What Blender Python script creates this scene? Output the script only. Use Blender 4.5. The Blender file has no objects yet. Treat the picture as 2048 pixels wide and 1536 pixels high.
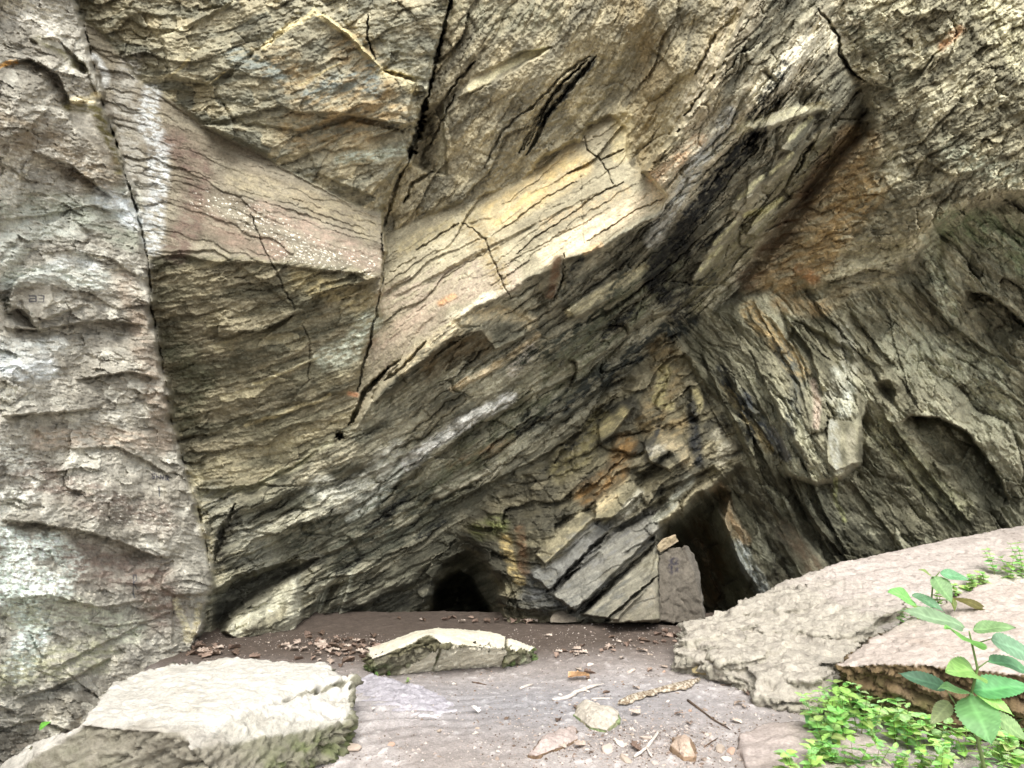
import bpy, bmesh, math, random
import numpy as np
from mathutils import Vector, Matrix
R = math.radians
random.seed(7)
sc = bpy.context.scene

# ------------------------------------------------------------------ camera, world, sun, exposure
F = 1547.0                       # focal length in photo pixels (2048 wide)
TH = math.atan(62 / F)           # slight upward pitch
CAMZ = 1.5
cam_d = bpy.data.cameras.new('camera'); cam = bpy.data.objects.new('camera', cam_d)
sc.collection.objects.link(cam); sc.camera = cam
cam.location = (0, 0, CAMZ); cam.rotation_euler = (R(90) + TH, 0, 0)
cam_d.sensor_width = 36; cam_d.lens = 36 * F / 2048
cam_d.clip_start = 0.05; cam_d.clip_end = 1000

SUN_EL, SUN_AZ = 52, 6          # degrees; azimuth measured from -Y (behind the camera) towards +X
w = bpy.data.worlds.new("World"); sc.world = w; w.use_nodes = True
nt = w.node_tree; nt.nodes.clear()
sky = nt.nodes.new('ShaderNodeTexSky'); sky.sky_type = 'NISHITA'; sky.sun_disc = False
sky.sun_elevation = R(SUN_EL); sky.sun_rotation = R(180 - SUN_AZ)
sky.air_density = 1.0; sky.dust_density = 3.0; sky.ozone_density = 0.6
hs = nt.nodes.new('ShaderNodeHueSaturation'); hs.inputs['Saturation'].default_value = 0.35
bg = nt.nodes.new('ShaderNodeBackground'); bg.inputs[1].default_value = 0.15
wo = nt.nodes.new('ShaderNodeOutputWorld')
nt.links.new(sky.outputs[0], hs.inputs['Color']); nt.links.new(hs.outputs[0], bg.inputs[0]); nt.links.new(bg.outputs[0], wo.inputs[0])
sd = bpy.data.lights.new('sun', 'SUN'); sd.energy = 1.2; sd.angle = R(30); sd.color = (1, .985, .95)
so = bpy.data.objects.new('sun', sd); sc.collection.objects.link(so)
v = Vector((math.sin(R(SUN_AZ)) * math.cos(R(SUN_EL)), -math.cos(R(SUN_AZ)) * math.cos(R(SUN_EL)), math.sin(R(SUN_EL))))
so.rotation_euler = v.to_track_quat('Z', 'Y').to_euler(); so.location = v * 30
sc.view_settings.view_transform = 'Standard'; sc.view_settings.look = 'None'
sc.view_settings.gamma = 1; sc.view_settings.exposure = 1.3
try:
    sc.cycles.max_bounces = 6; sc.cycles.diffuse_bounces = 4
except Exception: pass

# ------------------------------------------------------------------ numeric helpers
def ray(px, py, Y):
    """world point on the line of sight of a photo pixel, at world distance Y in front of the camera"""
    u = (np.asarray(px, float) - 1024) / F; v = (768 - np.asarray(py, float)) / F
    t = Y / (math.cos(TH) - v * math.sin(TH))
    return np.stack(np.broadcast_arrays(u * t, Y + 0 * t, CAMZ + (math.sin(TH) + v * math.cos(TH)) * t), -1)
def gnd(px, py, z=0.0):
    """world point of a photo pixel on the level z"""
    v = (768 - py) / F; dz = math.sin(TH) + v * math.cos(TH)
    t = (z - CAMZ) / dz
    return Vector(((px - 1024) / F * t, t * (math.cos(TH) - v * math.sin(TH)), z))
def srgb(c):
    c = np.asarray(c, float) / 255
    return np.where(c <= .04045, c / 12.92, ((c + .055) / 1.055) ** 2.4)
def h1(*a, seed=0):
    n = np.full(np.broadcast(*a).shape, seed * 374761393 + 668265263, np.uint32)
    for k, q in enumerate(a):
        n = (n ^ (np.asarray(q).astype(np.int64).astype(np.uint32) * np.uint32([2654435761, 2246822519, 3266489917][k]))) * np.uint32(2654435769)
        n ^= n >> np.uint32(15)
    n *= np.uint32(2246822519); n ^= n >> np.uint32(13)
    return n.astype(np.float64) / 4294967295.0
def fade(t): return t * t * t * (t * (t * 6 - 15) + 10)
def pn2(x, y, seed=0):
    xi = np.floor(x); yi = np.floor(y); fx = x - xi; fy = y - yi
    u = fade(fx); v = fade(fy); r = 0
    for dx in (0, 1):
        for dy in (0, 1):
            a = h1(xi + dx, yi + dy, seed=seed) * 6.28318
            g = np.cos(a) * (fx - dx) + np.sin(a) * (fy - dy)
            r = r + g * (u if dx else 1 - u) * (v if dy else 1 - v)
    return r * 1.5
def fbm2(x, y, o=4, seed=0, gain=.5):
    r = 0; a = 1; s = 0
    for k in range(o):
        r = r + a * pn2(x * 2 ** k + 17.3 * k, y * 2 ** k - 9.1 * k, seed + k); s += a; a *= gain
    return r / s
def pn3(x, y, z, seed=0):
    xi = np.floor(x); yi = np.floor(y); zi = np.floor(z); fx = x - xi; fy = y - yi; fz = z - zi
    u = fade(fx); v = fade(fy); w_ = fade(fz); r = 0
    for dx in (0, 1):
        for dy in (0, 1):
            for dz in (0, 1):
                h = h1(xi + dx, yi + dy, zi + dz, seed=seed)
                a = h * 6.28318; c = 2 * ((h * 977.0) % 1) - 1; sn = np.sqrt(1 - c * c)
                g = np.cos(a) * sn * (fx - dx) + np.sin(a) * sn * (fy - dy) + c * (fz - dz)
                r = r + g * (u if dx else 1 - u) * (v if dy else 1 - v) * (w_ if dz else 1 - w_)
    return r * 1.4
def fbm3(p, f, o=4, seed=0, gain=.5):
    r = 0; a = 1; s = 0
    for k in range(o):
        r = r + a * pn3(p[:, 0] * f * 2 ** k + 3.1 * k, p[:, 1] * f * 2 ** k, p[:, 2] * f * 2 ** k, seed + k); s += a; a *= gain
    return r / s
def sstep(a, b, x):
    t = np.clip((x - a) / (b - a), 0, 1); return t * t * (3 - 2 * t)
def inpoly(x, y, P):
    r = np.zeros(x.shape, bool); n = len(P)
    for i in range(n):
        x0, y0 = P[i]; x1, y1 = P[(i + 1) % n]
        if y0 == y1: continue
        c = (y0 > y) != (y1 > y)
        r ^= c & (x < (x1 - x0) * (y - y0) / (y1 - y0) + x0)
    return r
def pdist(x, y, P):
    """unsigned distance to a polyline, sign (+ = right of travel, y down), and position 0..1 along it"""
    best = np.full(x.shape, 1e9); sg = np.zeros(x.shape); al = np.zeros(x.shape)
    L = [math.dist(P[i], P[i + 1]) for i in range(len(P) - 1)]; T = sum(L); acc = 0
    for i in range(len(P) - 1):
        x0, y0 = P[i]; x1, y1 = P[i + 1]; dx = x1 - x0; dy = y1 - y0; l2 = dx * dx + dy * dy + 1e-9
        t = np.clip(((x - x0) * dx + (y - y0) * dy) / l2, 0, 1)
        ex = x - x0 - t * dx; ey = y - y0 - t * dy; d = np.hypot(ex, ey)
        m = d < best
        best = np.where(m, d, best); sg = np.where(m, np.sign(dx * ey - dy * ex), sg); al = np.where(m, (acc + t * L[i]) / T, al)
        acc += L[i]
    return best, sg, al
def tps(pts, x, y):
    P = np.array(pts, float); c = P[:, :2] / 500.0; n = len(P)
    U = lambda r2: np.where(r2 > 1e-12, r2 * np.log(r2 + 1e-12), 0)
    K = U(((c[:, None] - c[None]) ** 2).sum(-1)) + np.eye(n) * .02
    Q = np.c_[np.ones(n), c]; A = np.zeros((n + 3, n + 3)); A[:n, :n] = K; A[:n, n:] = Q; A[n:, :n] = Q.T
    s = np.linalg.solve(A, np.r_[P[:, 2], 0, 0, 0])
    X = np.clip(x, -500, 2550) / 500.0; Yy = np.clip(y, -700, 1600) / 500.0
    r = s[n] + s[n + 1] * X + s[n + 2] * Yy
    for i in range(n): r = r + s[i] * U((X - c[i, 0]) ** 2 + (Yy - c[i, 1]) ** 2)
    return r

# bedding coordinates: s across the layers, t along them, from a few measured dips (degrees, rising to the right)
GX = np.linspace(-500, 2560, 154); GY = np.linspace(-800, 1640, 123)
def dctm(n):
    k = np.arange(n)[:, None]; i = np.arange(n)[None]
    M = np.cos(np.pi * k * (2 * i + 1) / (2 * n)) * math.sqrt(2 / n); M[0] /= math.sqrt(2); return M
DX, DY = dctm(len(GX)), dctm(len(GY)); HX = GX[1] - GX[0]
def solve_grad(gx, gy):
    ex = (gx[:, 1:] + gx[:, :-1]) / 2; ey = (gy[1:] + gy[:-1]) / 2
    div = np.zeros_like(gx); div[:, :-1] += ex; div[:, 1:] -= ex; div[:-1] += ey; div[1:] -= ey
    lx = 2 - 2 * np.cos(np.pi * np.arange(len(GX)) / len(GX)); ly = 2 - 2 * np.cos(np.pi * np.arange(len(GY)) / len(GY))
    lam = ly[:, None] + lx[None]; lam[0, 0] = 1
    return DY.T @ ((DY @ (-div * HX) @ DX.T) / lam * 1.0) @ DX * 1.0
def bil(G, x, y):
    fx = np.clip((x - GX[0]) / HX, 0, len(GX) - 1.001); fy = np.clip((y - GY[0]) / (GY[1] - GY[0]), 0, len(GY) - 1.001)
    i = fx.astype(int); j = fy.astype(int); fx = fx - i; fy = fy - j
    return (G[j, i] * (1 - fx) + G[j, i + 1] * fx) * (1 - fy) + (G[j + 1, i] * (1 - fx) + G[j + 1, i + 1] * fx) * fy
def bedding(ang):
    X, Y = np.meshgrid(GX, GY); num = 0; den = 0
    for (ax, ay, a) in ang:
        wgt = 1 / (((X - ax) ** 2 + (Y - ay) ** 2) / 1e4 + .4) ** 1.5
        num = num + wgt * a; den = den + wgt
    A = np.radians(num / den)
    T = solve_grad(np.cos(A), -np.sin(A)); S = solve_grad(-np.sin(A), -np.cos(A))
    return S, T
def bricks(s, t, lam, ln, seed, jag=.55, gapw=.10):
    """broken layered rock: height 0..1 per block, slant 0..1 across a layer, joint 0..1, random 0..1"""
    sp = s / lam + jag * pn2(t / (ln * 1.1), s / (lam * 3), seed) + .30 * pn2(t / (lam * 1.3), s / (lam * 1.3), seed + 5)
    row = np.floor(sp); fs = sp - row
    hr = h1(row, seed=seed + 11)
    tp = t / (ln * (.5 + hr)) + hr * 37 + .35 * pn2(s / lam * .9, t / ln * 1.5, seed + 7) + fs * (h1(row, seed=seed + 3) - .5)
    col = np.floor(tp); ft = tp - col
    r = h1(row, col, seed=seed + 21)
    g = np.exp(-(np.minimum(fs, 1 - fs) / gapw) ** 2) * sstep(.15, .6, h1(row, np.floor(tp * .5), seed=seed + 31))
    e = np.minimum(ft, 1 - ft) * ln / lam
    g2 = np.exp(-(e / gapw) ** 2)
    ta = h1(row, col, seed=seed + 51) - .5; tb = h1(row, col, seed=seed + 61) - .5
    tilt = ta * (fs - .5) * 2 + tb * np.clip((ft - .5) * 2, -1, 1)
    return r, fs, np.maximum(g, g2 * .7), h1(row, col, seed=seed + 41), tilt

# ------------------------------------------------------------------ mesh / object helpers
def tag(o, label=None, cat=None, group=None, kind=None):
    if label: o['label'] = label
    if cat: o['category'] = cat
    if group: o['group'] = group
    if kind: o['kind'] = kind
    return o
def empty(name, loc=(0, 0, 0)):
    o = bpy.data.objects.new(name, None); sc.collection.objects.link(o); o.location = loc; o.empty_display_size = .1; return o
def link(name, me, mat, parent=None):
    o = bpy.data.objects.new(name, me); sc.collection.objects.link(o)
    if mat: me.materials.append(mat)
    if parent: o.parent = parent
    return o
def np_mesh(name, V, Q, col=None, smooth=True):
    """V (n,3), Q (m,k) faces with k equal corners"""
    me = bpy.data.meshes.new(name); n, m, k = len(V), len(Q), Q.shape[1]
    me.vertices.add(n); me.vertices.foreach_set('co', np.ascontiguousarray(V, np.float32).ravel())
    me.loops.add(m * k); me.loops.foreach_set('vertex_index', np.ascontiguousarray(Q, np.int32).ravel())
    me.polygons.add(m); me.polygons.foreach_set('loop_start', np.arange(0, m * k, k, dtype=np.int32))
    me.polygons.foreach_set('loop_total', np.full(m, k, np.int32))
    me.polygons.foreach_set('use_smooth', np.full(m, smooth, bool))
    if col is not None:
        a = me.attributes.new('Col', 'FLOAT_COLOR', 'POINT')
        a.data.foreach_set('color', np.c_[col, np.ones(n)].astype(np.float32).ravel())
    me.update(calc_edges=True); return me

# ------------------------------------------------------------------ materials
def new_mat(name):
    m = bpy.data.materials.new(name); m.use_nodes = True; n = m.node_tree
    return m, n, n.nodes['Principled BSDF']
def rock_mat(name, bump=.38, scale=1.0, var=.30, rough=.9, spec=.25):
    m, n, b = new_mat(name); N = n.nodes.new; L = n.links.new
    at = N('ShaderNodeAttribute'); at.attribute_name = 'Col'
    tc = N('ShaderNodeTexCoord')
    n1 = N('ShaderNodeTexNoise'); n1.inputs['Scale'].default_value = 55 * scale; n1.inputs['Detail'].default_value = 8; n1.inputs['Roughness'].default_value = .68
    n2 = N('ShaderNodeTexNoise'); n2.inputs['Scale'].default_value = 14 * scale; n2.inputs['Detail'].default_value = 6; n2.inputs['Roughness'].default_value = .6
    n3 = N('ShaderNodeTexVoronoi'); n3.inputs['Scale'].default_value = 90 * scale; n3.feature = 'F1'
    for q in (n1, n2, n3): L(tc.outputs['Object'], q.inputs['Vector'])
    r1 = N('ShaderNodeMapRange'); r1.inputs[1].default_value = .3; r1.inputs[2].default_value = .7; r1.inputs[3].default_value = 1 - var; r1.inputs[4].default_value = 1 + var
    L(n1.outputs[0], r1.inputs[0])
    r2 = N('ShaderNodeMapRange'); r2.inputs[1].default_value = .3; r2.inputs[2].default_value = .7; r2.inputs[3].default_value = 1 - var * .6; r2.inputs[4].default_value = 1 + var * .6
    L(n2.outputs[0], r2.inputs[0])
    mu = N('ShaderNodeMath'); mu.operation = 'MULTIPLY'; L(r1.outputs[0], mu.inputs[0]); L(r2.outputs[0], mu.inputs[1])
    vm = N('ShaderNodeVectorMath'); vm.operation = 'SCALE'; L(at.outputs['Color'], vm.inputs[0]); L(mu.outputs[0], vm.inputs['Scale'])
    L(vm.outputs[0], b.inputs['Base Color'])
    ad = N('ShaderNodeMath'); ad.operation = 'MULTIPLY_ADD'; L(n3.outputs['Distance'], ad.inputs[0]); ad.inputs[1].default_value = .35; L(n1.outputs[0], ad.inputs[2])
    bp = N('ShaderNodeBump'); bp.inputs['Strength'].default_value = bump; bp.inputs['Distance'].default_value = .012; L(ad.outputs[0], bp.inputs['Height'])
    L(bp.outputs[0], b.inputs['Normal'])
    b.inputs['Roughness'].default_value = rough; b.inputs['Specular IOR Level'].default_value = spec
    return m
M_ROCK = rock_mat('bedded_rock'); M_BOULDER = rock_mat('boulder_rock', .5, 1.2, .22)
M_DIRT = rock_mat('dirt', .7, 1.6, .22, .97, .1)

# ------------------------------------------------------------------ the cliff
def axis(a, b, step, lo, hi, grow=1.09):
    c = list(np.arange(a, b + .1, step)); s = step; l = [a]
    while l[-1] > lo: s *= grow; l.append(l[-1] - s)
    s = step; r = [c[-1]]
    while r[-1] < hi: s *= grow; r.append(r[-1] + s)
    return np.array(l[:0:-1] + c + r[1:])
STEP = 1.6
xs = axis(-20, 2068, STEP, -420, 2520); ys = axis(-20, 1545, STEP, -760, 1640)
XX, YY = np.meshgrid(xs, ys); SH = XX.shape
print('cliff grid', SH)
wx = XX + 9 * fbm2(XX / 60, YY / 60, 4, 3); wy = YY + 9 * fbm2(XX / 60, YY / 60, 4, 9)     # ragged outlines
wx2 = XX + 3.5 * fbm2(XX / 16, YY / 16, 3, 13); wy2 = YY + 3.5 * fbm2(XX / 16, YY / 16, 3, 19)


# Every region: outline (photo pixels), depth samples (px, py, metres), bedding dips, relief layers
# (layer thickness px, length px, step m, slant m, joint m), lumps (scale px, amp m), colours (sRGB) main / second / block
REG = [
 dict(n='bedded_strata', poly=[(-900, -1500), (3000, -1500), (3000, 2000), (-900, 2000)],
  d=[(420, 1240, 5.6), (430, 1000, 5.55), (650, 1250, 6.35), (860, 1240, 6.6), (700, 870, 5.6), (1020, 600, 5.15), (1330, 420, 4.95), (1480, 220, 4.75), (1650, 50, 4.85), (1600, -300, 4.9), (900, 1100, 6.75), (1000, 1000, 6.6), (1200, 800, 6.5), (1340, 680, 6.6), (1100, 700, 5.75), (900, 900, 6.0), (700, 1080, 6.1), (1500, 420, 5.7), (1650, 250, 5.2), (1550, 520, 6.4), (1740, 240, 5.7), (1000, 1250, 6.4)],
  a=[(450, 1150, 20), (600, 950, 28), (700, 1150, 24), (900, 800, 36), (1100, 900, 36), (1250, 600, 40), (1400, 450, 50), (1550, 200, 55), (1650, 0, 58), (900, 1050, 30), (1330, 750, 42), (1150, 650, 33), (500, 1050, 18)],
  L=[(52, 260, .11, .06, .10), (20, 110, .050, .035, .07), (8, 50, .018, .014, .022)], lump=(120, .07), flake=.5,
  c=[(144, 137, 117), (84, 81, 68), (196, 189, 166)]),
 dict(n='shattered_centre', soft=3, csoft=14, poly=[(1345, 650), (1430, 745), (1505, 845), (1540, 930), (1480, 1000), (1410, 1050), (1365, 1090), (1350, 1120), (1360, 1260), (1010, 1260), (995, 1170), (960, 1105), (900, 1075), (990, 1000), (1090, 920), (1180, 830), (1260, 750)],
  d=[(1000, 1240, 6.1), (1060, 1120, 5.95), (1310, 1240, 5.9), (1310, 1060, 5.9), (1200, 870, 6.2), (1450, 940, 6.1), (1340, 680, 6.6), (1330, 880, 6.0), (940, 1080, 6.5), (1100, 960, 6.2), (1480, 900, 6.2)],
  a=[(1200, 900, 38), (1350, 950, 30), (1200, 1150, 40), (1000, 1150, -40), (1400, 850, 20), (960, 1120, -50), (1080, 1060, 10), (1330, 780, 45)],
  L=[(46, 130, .13, .06, .07), (18, 60, .05, .03, .03), (8, 26, .016, .012, .01)], lump=(70, .10), flake=.3,
  c=[(124, 115, 90), (76, 72, 60), (160, 148, 120)]),
 dict(n='folded_wall', soft=3, csoft=14, jag=.5, poly=[(1345, 660), (1480, 600), (1600, 555), (1700, 540), (1750, 500), (1800, 440), (1850, 390), (1950, 340), (2060, 320), (2600, 260), (2600, 1600), (1330, 1600), (1318, 1100), (1335, 1055), (1380, 1010), (1440, 965), (1500, 930), (1470, 860), (1400, 760)],
  d=[(1345, 670, 6.6), (1600, 590, 6.3), (1450, 800, 6.2), (1500, 960, 6.3), (1640, 860, 5.75), (1700, 930, 5.7), (1760, 980, 6.5), (1850, 1100, 6.6), (2040, 1050, 6.3), (1600, 1200, 6.6), (1500, 1230, 6.6), (1850, 640, 6.1), (2040, 450, 5.4), (2040, 750, 6.0), (1900, 800, 6.1), (2400, 800, 5.4), (1750, 650, 6.05), (1790, 565, 5.88), (1700, 605, 6.08), (1850, 500, 5.62), (1360, 1150, 6.9), (1420, 1000, 6.7), (1560, 1050, 6.4)],
  a=[(1450, 700, -42), (1500, 850, -55), (1600, 950, -60), (1600, 1150, -57), (1450, 1100, -70), (1650, 700, -52), (1640, 850, -80), (1800, 900, -50), (1950, 950, -48), (1850, 650, -42), (2000, 500, -40), (2000, 750, -35), (1900, 1100, -55)],
  L=[(60, 260, .12, -.04, .05), (24, 80, .05, -.03, .03), (9, 30, .02, -.012, .012)], lump=(90, .10), flake=.3,
  c=[(136, 130, 108), (94, 90, 72), (182, 178, 154)]),
 dict(n='brown_overhang', soft=7, csoft=18, jag=.35, poly=[(1660, 20), (1676, 90), (1702, 141), (1733, 200), (1741, 262), (1690, 300), (1600, 420), (1520, 500), (1480, 560), (1480, 600), (1600, 570), (1700, 600), (1790, 560), (1835, 512), (1854, 469), (1909, 422), (1995, 402), (2060, 390), (2600, 330), (2600, -1200), (1720, -1200), (1690, -300)],
  d=[(1690, 0, 5.0), (2048, 0, 4.9), (2048, 380, 4.95), (1760, 260, 5.3), (1560, 500, 6.2), (1850, 440, 5.25), (1500, 580, 6.4), (1660, 560, 6.05), (1790, 550, 5.8), (1900, 200, 4.95), (2300, 100, 4.5), (1900, -400, 5.0), (1740, 120, 5.1)],
  a=[(1750, 100, 30), (1900, 100, 55), (1900, 300, 45), (1650, 450, 40), (2000, 330, 35), (1750, 350, 42), (1700, 550, -20)],
  L=[(44, 130, .05, .03, .03), (17, 36, .032, .02, .02), (8, 16, .014, .01, .010)], lump=(90, .05), flake=.3,
  c=[(146, 137, 112), (104, 98, 80), (184, 176, 150)]),
 dict(n='upper_ceiling', soft=1, csoft=8, jag=.4, poly=[(872, -1200), (865, 0), (848, 59), (832, 117), (816, 195), (800, 250), (780, 330), (760, 365), (730, 437), (725, 500), (800, 520), (870, 480), (960, 460), (1040, 420), (1120, 380), (1200, 350), (1270, 350), (1300, 330), (1380, 230), (1440, 130), (1500, 0), (1560, -300), (1700, -1200)],
  d=[(905, 0, 5.05), (1100, 0, 5.0), (1400, 0, 5.05), (1300, 150, 5.3), (820, 350, 5.45), (1040, 350, 5.55), (1220, 235, 5.6), (1260, 330, 5.5), (1400, 200, 5.0), (950, 200, 5.15), (1100, -400, 5.0), (1480, -300, 4.9), (1500, 0, 4.95), (1100, 180, 5.15)],
  a=[(950, 100, 50), (1050, 250, 50), (1100, 150, 45), (1300, 100, 75), (1400, 100, 62), (1350, 250, 60), (850, 400, 40), (1200, 50, 60)],
  L=[(70, 260, .05, .03, .03), (22, 90, .018, .012, .012), (9, 40, .008, .006, .004)], lump=(90, .05), flake=.15,
  c=[(146, 135, 110), (118, 111, 94), (160, 146, 116)]),
 dict(n='smooth_slab', cin=.5, soft=1, csoft=4, jag=.25, poly=[(765, 462), (800, 455), (870, 425), (960, 395), (1040, 359), (1091, 316), (1157, 277), (1173, 250), (1220, 230), (1247, 250), (1255, 312), (1263, 332), (1290, 345), (1335, 392), (1321, 430), (1247, 465), (1200, 496), (1130, 522), (1100, 545), (1052, 558), (1005, 588), (940, 622), (868, 675), (800, 745), (742, 812), (712, 860), (665, 850), (685, 790), (700, 690), (718, 601), (725, 540), (730, 470)],
  d=[(768, 470, 5.62), (768, 560, 5.5), (1040, 362, 5.57), (1240, 235, 5.60), (1330, 395, 5.1), (1320, 430, 4.98), (1130, 520, 4.98), (1005, 586, 5.02), (868, 675, 5.2), (715, 850, 5.55), (900, 500, 5.45), (1130, 400, 5.42)],
  a=[(800, 600, 34), (950, 500, 32), (1100, 430, 36), (1250, 350, 36), (750, 780, 45)],
  L=[(60, 300, .045, .03, .02), (17, 160, .014, .012, .012), (6, 70, .005, .004, .004)], lump=(120, .03), flake=.05,
  c=[(194, 182, 154), (166, 154, 128), (206, 192, 164)]),
 dict(n='overhanging_blocks', soft=1, csoft=6, jag=.4, poly=[(110, -1200), (130, 60), (160, 160), (260, 210), (332, 240), (390, 280), (449, 320), (516, 350), (578, 390), (625, 410), (695, 450), (755, 470), (762, 424), (797, 352), (822, 322), (842, 250), (856, 195), (872, 117), (888, 59), (905, 0), (912, -1200)],
  d=[(170, 0, 5.15), (290, 165, 5.2), (600, 0, 4.9), (880, 0, 4.9), (520, 300, 5.1), (760, 420, 5.4), (850, 200, 5.0), (400, 100, 5.0), (640, 200, 4.95), (500, -400, 4.9)],
  a=[(400, 150, 20), (500, 250, -20), (650, 150, 35), (700, 350, 15), (300, 50, -20), (800, 300, 10), (500, 50, 30)],
  L=[(60, 110, .05, .03, .02), (24, 50, .03, .016, .014), (9, 22, .012, .008, .006)], lump=(60, .06), flake=.15,
  c=[(146, 138, 117), (114, 111, 97), (164, 149, 118)]),
 dict(n='pale_block_face', cin=.5, soft=1, csoft=4, jag=.25, poly=[(100, -700), (110, 0), (200, 60), (290, 168), (332, 187), (390, 234), (449, 270), (516, 301), (578, 340), (625, 363), (695, 402), (762, 424), (768, 460), (770, 530), (762, 590), (712, 590), (640, 585), (560, 575), (500, 570), (430, 570), (360, 555), (260, 560), (235, 440), (205, 351), (150, 203)],
  d=[(170, 30, 5.2), (200, 100, 5.2), (290, 510, 5.0), (250, 300, 5.1), (330, 190, 5.21), (500, 300, 5.12), (760, 430, 5.40), (762, 545, 5.2), (560, 528, 4.83), (430, 520, 4.86), (350, 505, 4.95), (450, 400, 5.05)],
  a=[(300, 300, -18), (450, 300, -28), (450, 450, -14), (650, 430, -18), (700, 520, -14), (300, 450, -5)],
  L=[(40, 260, .012, .012, .006), (13, 150, .006, .008, .006), (5, 60, .003, .003, .003)], lump=(90, .03), flake=.08,
  c=[(166, 155, 136), (136, 123, 106), (180, 168, 146)]),
 dict(n='block_underside', soft=4, csoft=12, poly=[(300, 511), (360, 502), (430, 520), (500, 518), (560, 524), (640, 536), (712, 540), (758, 545), (768, 560), (758, 601), (738, 690), (720, 760), (708, 840), (690, 868), (640, 900), (586, 935), (508, 975), (440, 995), (380, 1000), (335, 945), (305, 860), (285, 720), (265, 600), (260, 511)],
  d=[(300, 515, 4.98), (560, 524, 4.82), (430, 518, 4.85), (765, 560, 5.15), (330, 720, 5.35), (700, 850, 5.62), (400, 990, 5.65), (560, 930, 5.75), (540, 700, 5.2), (740, 680, 5.35), (630, 900, 5.7), (370, 880, 5.6)],
  a=[(400, 650, 5), (600, 600, 14), (650, 750, 22), (450, 800, 14), (450, 950, 12), (600, 900, 26), (700, 600, 20)],
  L=[(48, 200, .05, .04, .02), (17, 90, .022, .02, .012), (8, 40, .010, .008, .005)], lump=(70, .04), flake=.3,
  c=[(132, 122, 100), (96, 91, 74), (160, 149, 120)]),
 dict(n='left_pillar', poly=[(-900, -1200), (140, -1200), (148, -20), (168, 51), (187, 129), (203, 203), (234, 297), (250, 351), (273, 421), (297, 523), (301, 609), (320, 706), (332, 784), (345, 850), (372, 945), (391, 999), (410, 1077), (420, 1136), (418, 1180), (400, 1235), (385, 1290), (360, 1700), (-900, 2000)],
  d=[(0, 0, 4.05), (150, 0, 4.7), (0, 700, 3.75), (300, 680, 4.85), (0, 1300, 3.45), (400, 1200, 5.1), (240, 350, 4.75), (130, 1420, 3.8), (-300, 600, 2.9), (100, -400, 4.4), (0, 450, 3.85), (200, 950, 4.35), (60, 200, 4.0), (385, 1290, 5.0)],
  a=[(50, 150, -30), (150, 250, -35), (100, 450, 5), (50, 580, 10), (150, 700, 5), (250, 650, -10), (100, 850, -3), (250, 900, -12), (350, 1050, -30), (100, 1050, -8), (50, 1200, 8), (100, 1350, 12), (300, 1250, 20)],
  L=[(70, 130, .05, .02, .006), (26, 46, .024, .014, .004), (10, 20, .010, .006, .002)], lump=(190, .17), flake=.2,
  c=[(168, 161, 151), (136, 129, 119), (196, 191, 182)]),
]
D = np.zeros(SH); C = np.zeros(SH + (3,)); LAB = np.zeros(SH, int); SS = np.zeros(SH); TT = np.zeros(SH)
ALB = (1.02, .85, 1.0, 1.22, 1.22, .68, 1.1, .66, 1.1, 1.18)      # how pale each rock is
nb = fbm2(XX / 170, YY / 170, 4, 71); nm = fbm2(XX / 45, YY / 45, 4, 77); nf = fbm2(XX / 7, YY / 7, 3, 81)
def blur(M):
    M = (np.roll(M, 1, 0) + 2 * M + np.roll(M, -1, 0)) / 4
    return (np.roll(M, 1, 1) + 2 * M + np.roll(M, -1, 1)) / 4
def bblur(M, r):
    for ax in (0, 1):
        P = np.pad(M, [(r + 1, r) if a == ax else (0, 0) for a in (0, 1)], mode='edge'); Q = np.cumsum(P, axis=ax)
        n = M.shape[ax]; M = (np.take(Q, np.arange(2 * r + 1, 2 * r + 1 + n), ax) - np.take(Q, np.arange(n), ax)) / (2 * r + 1)
    return M
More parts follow.
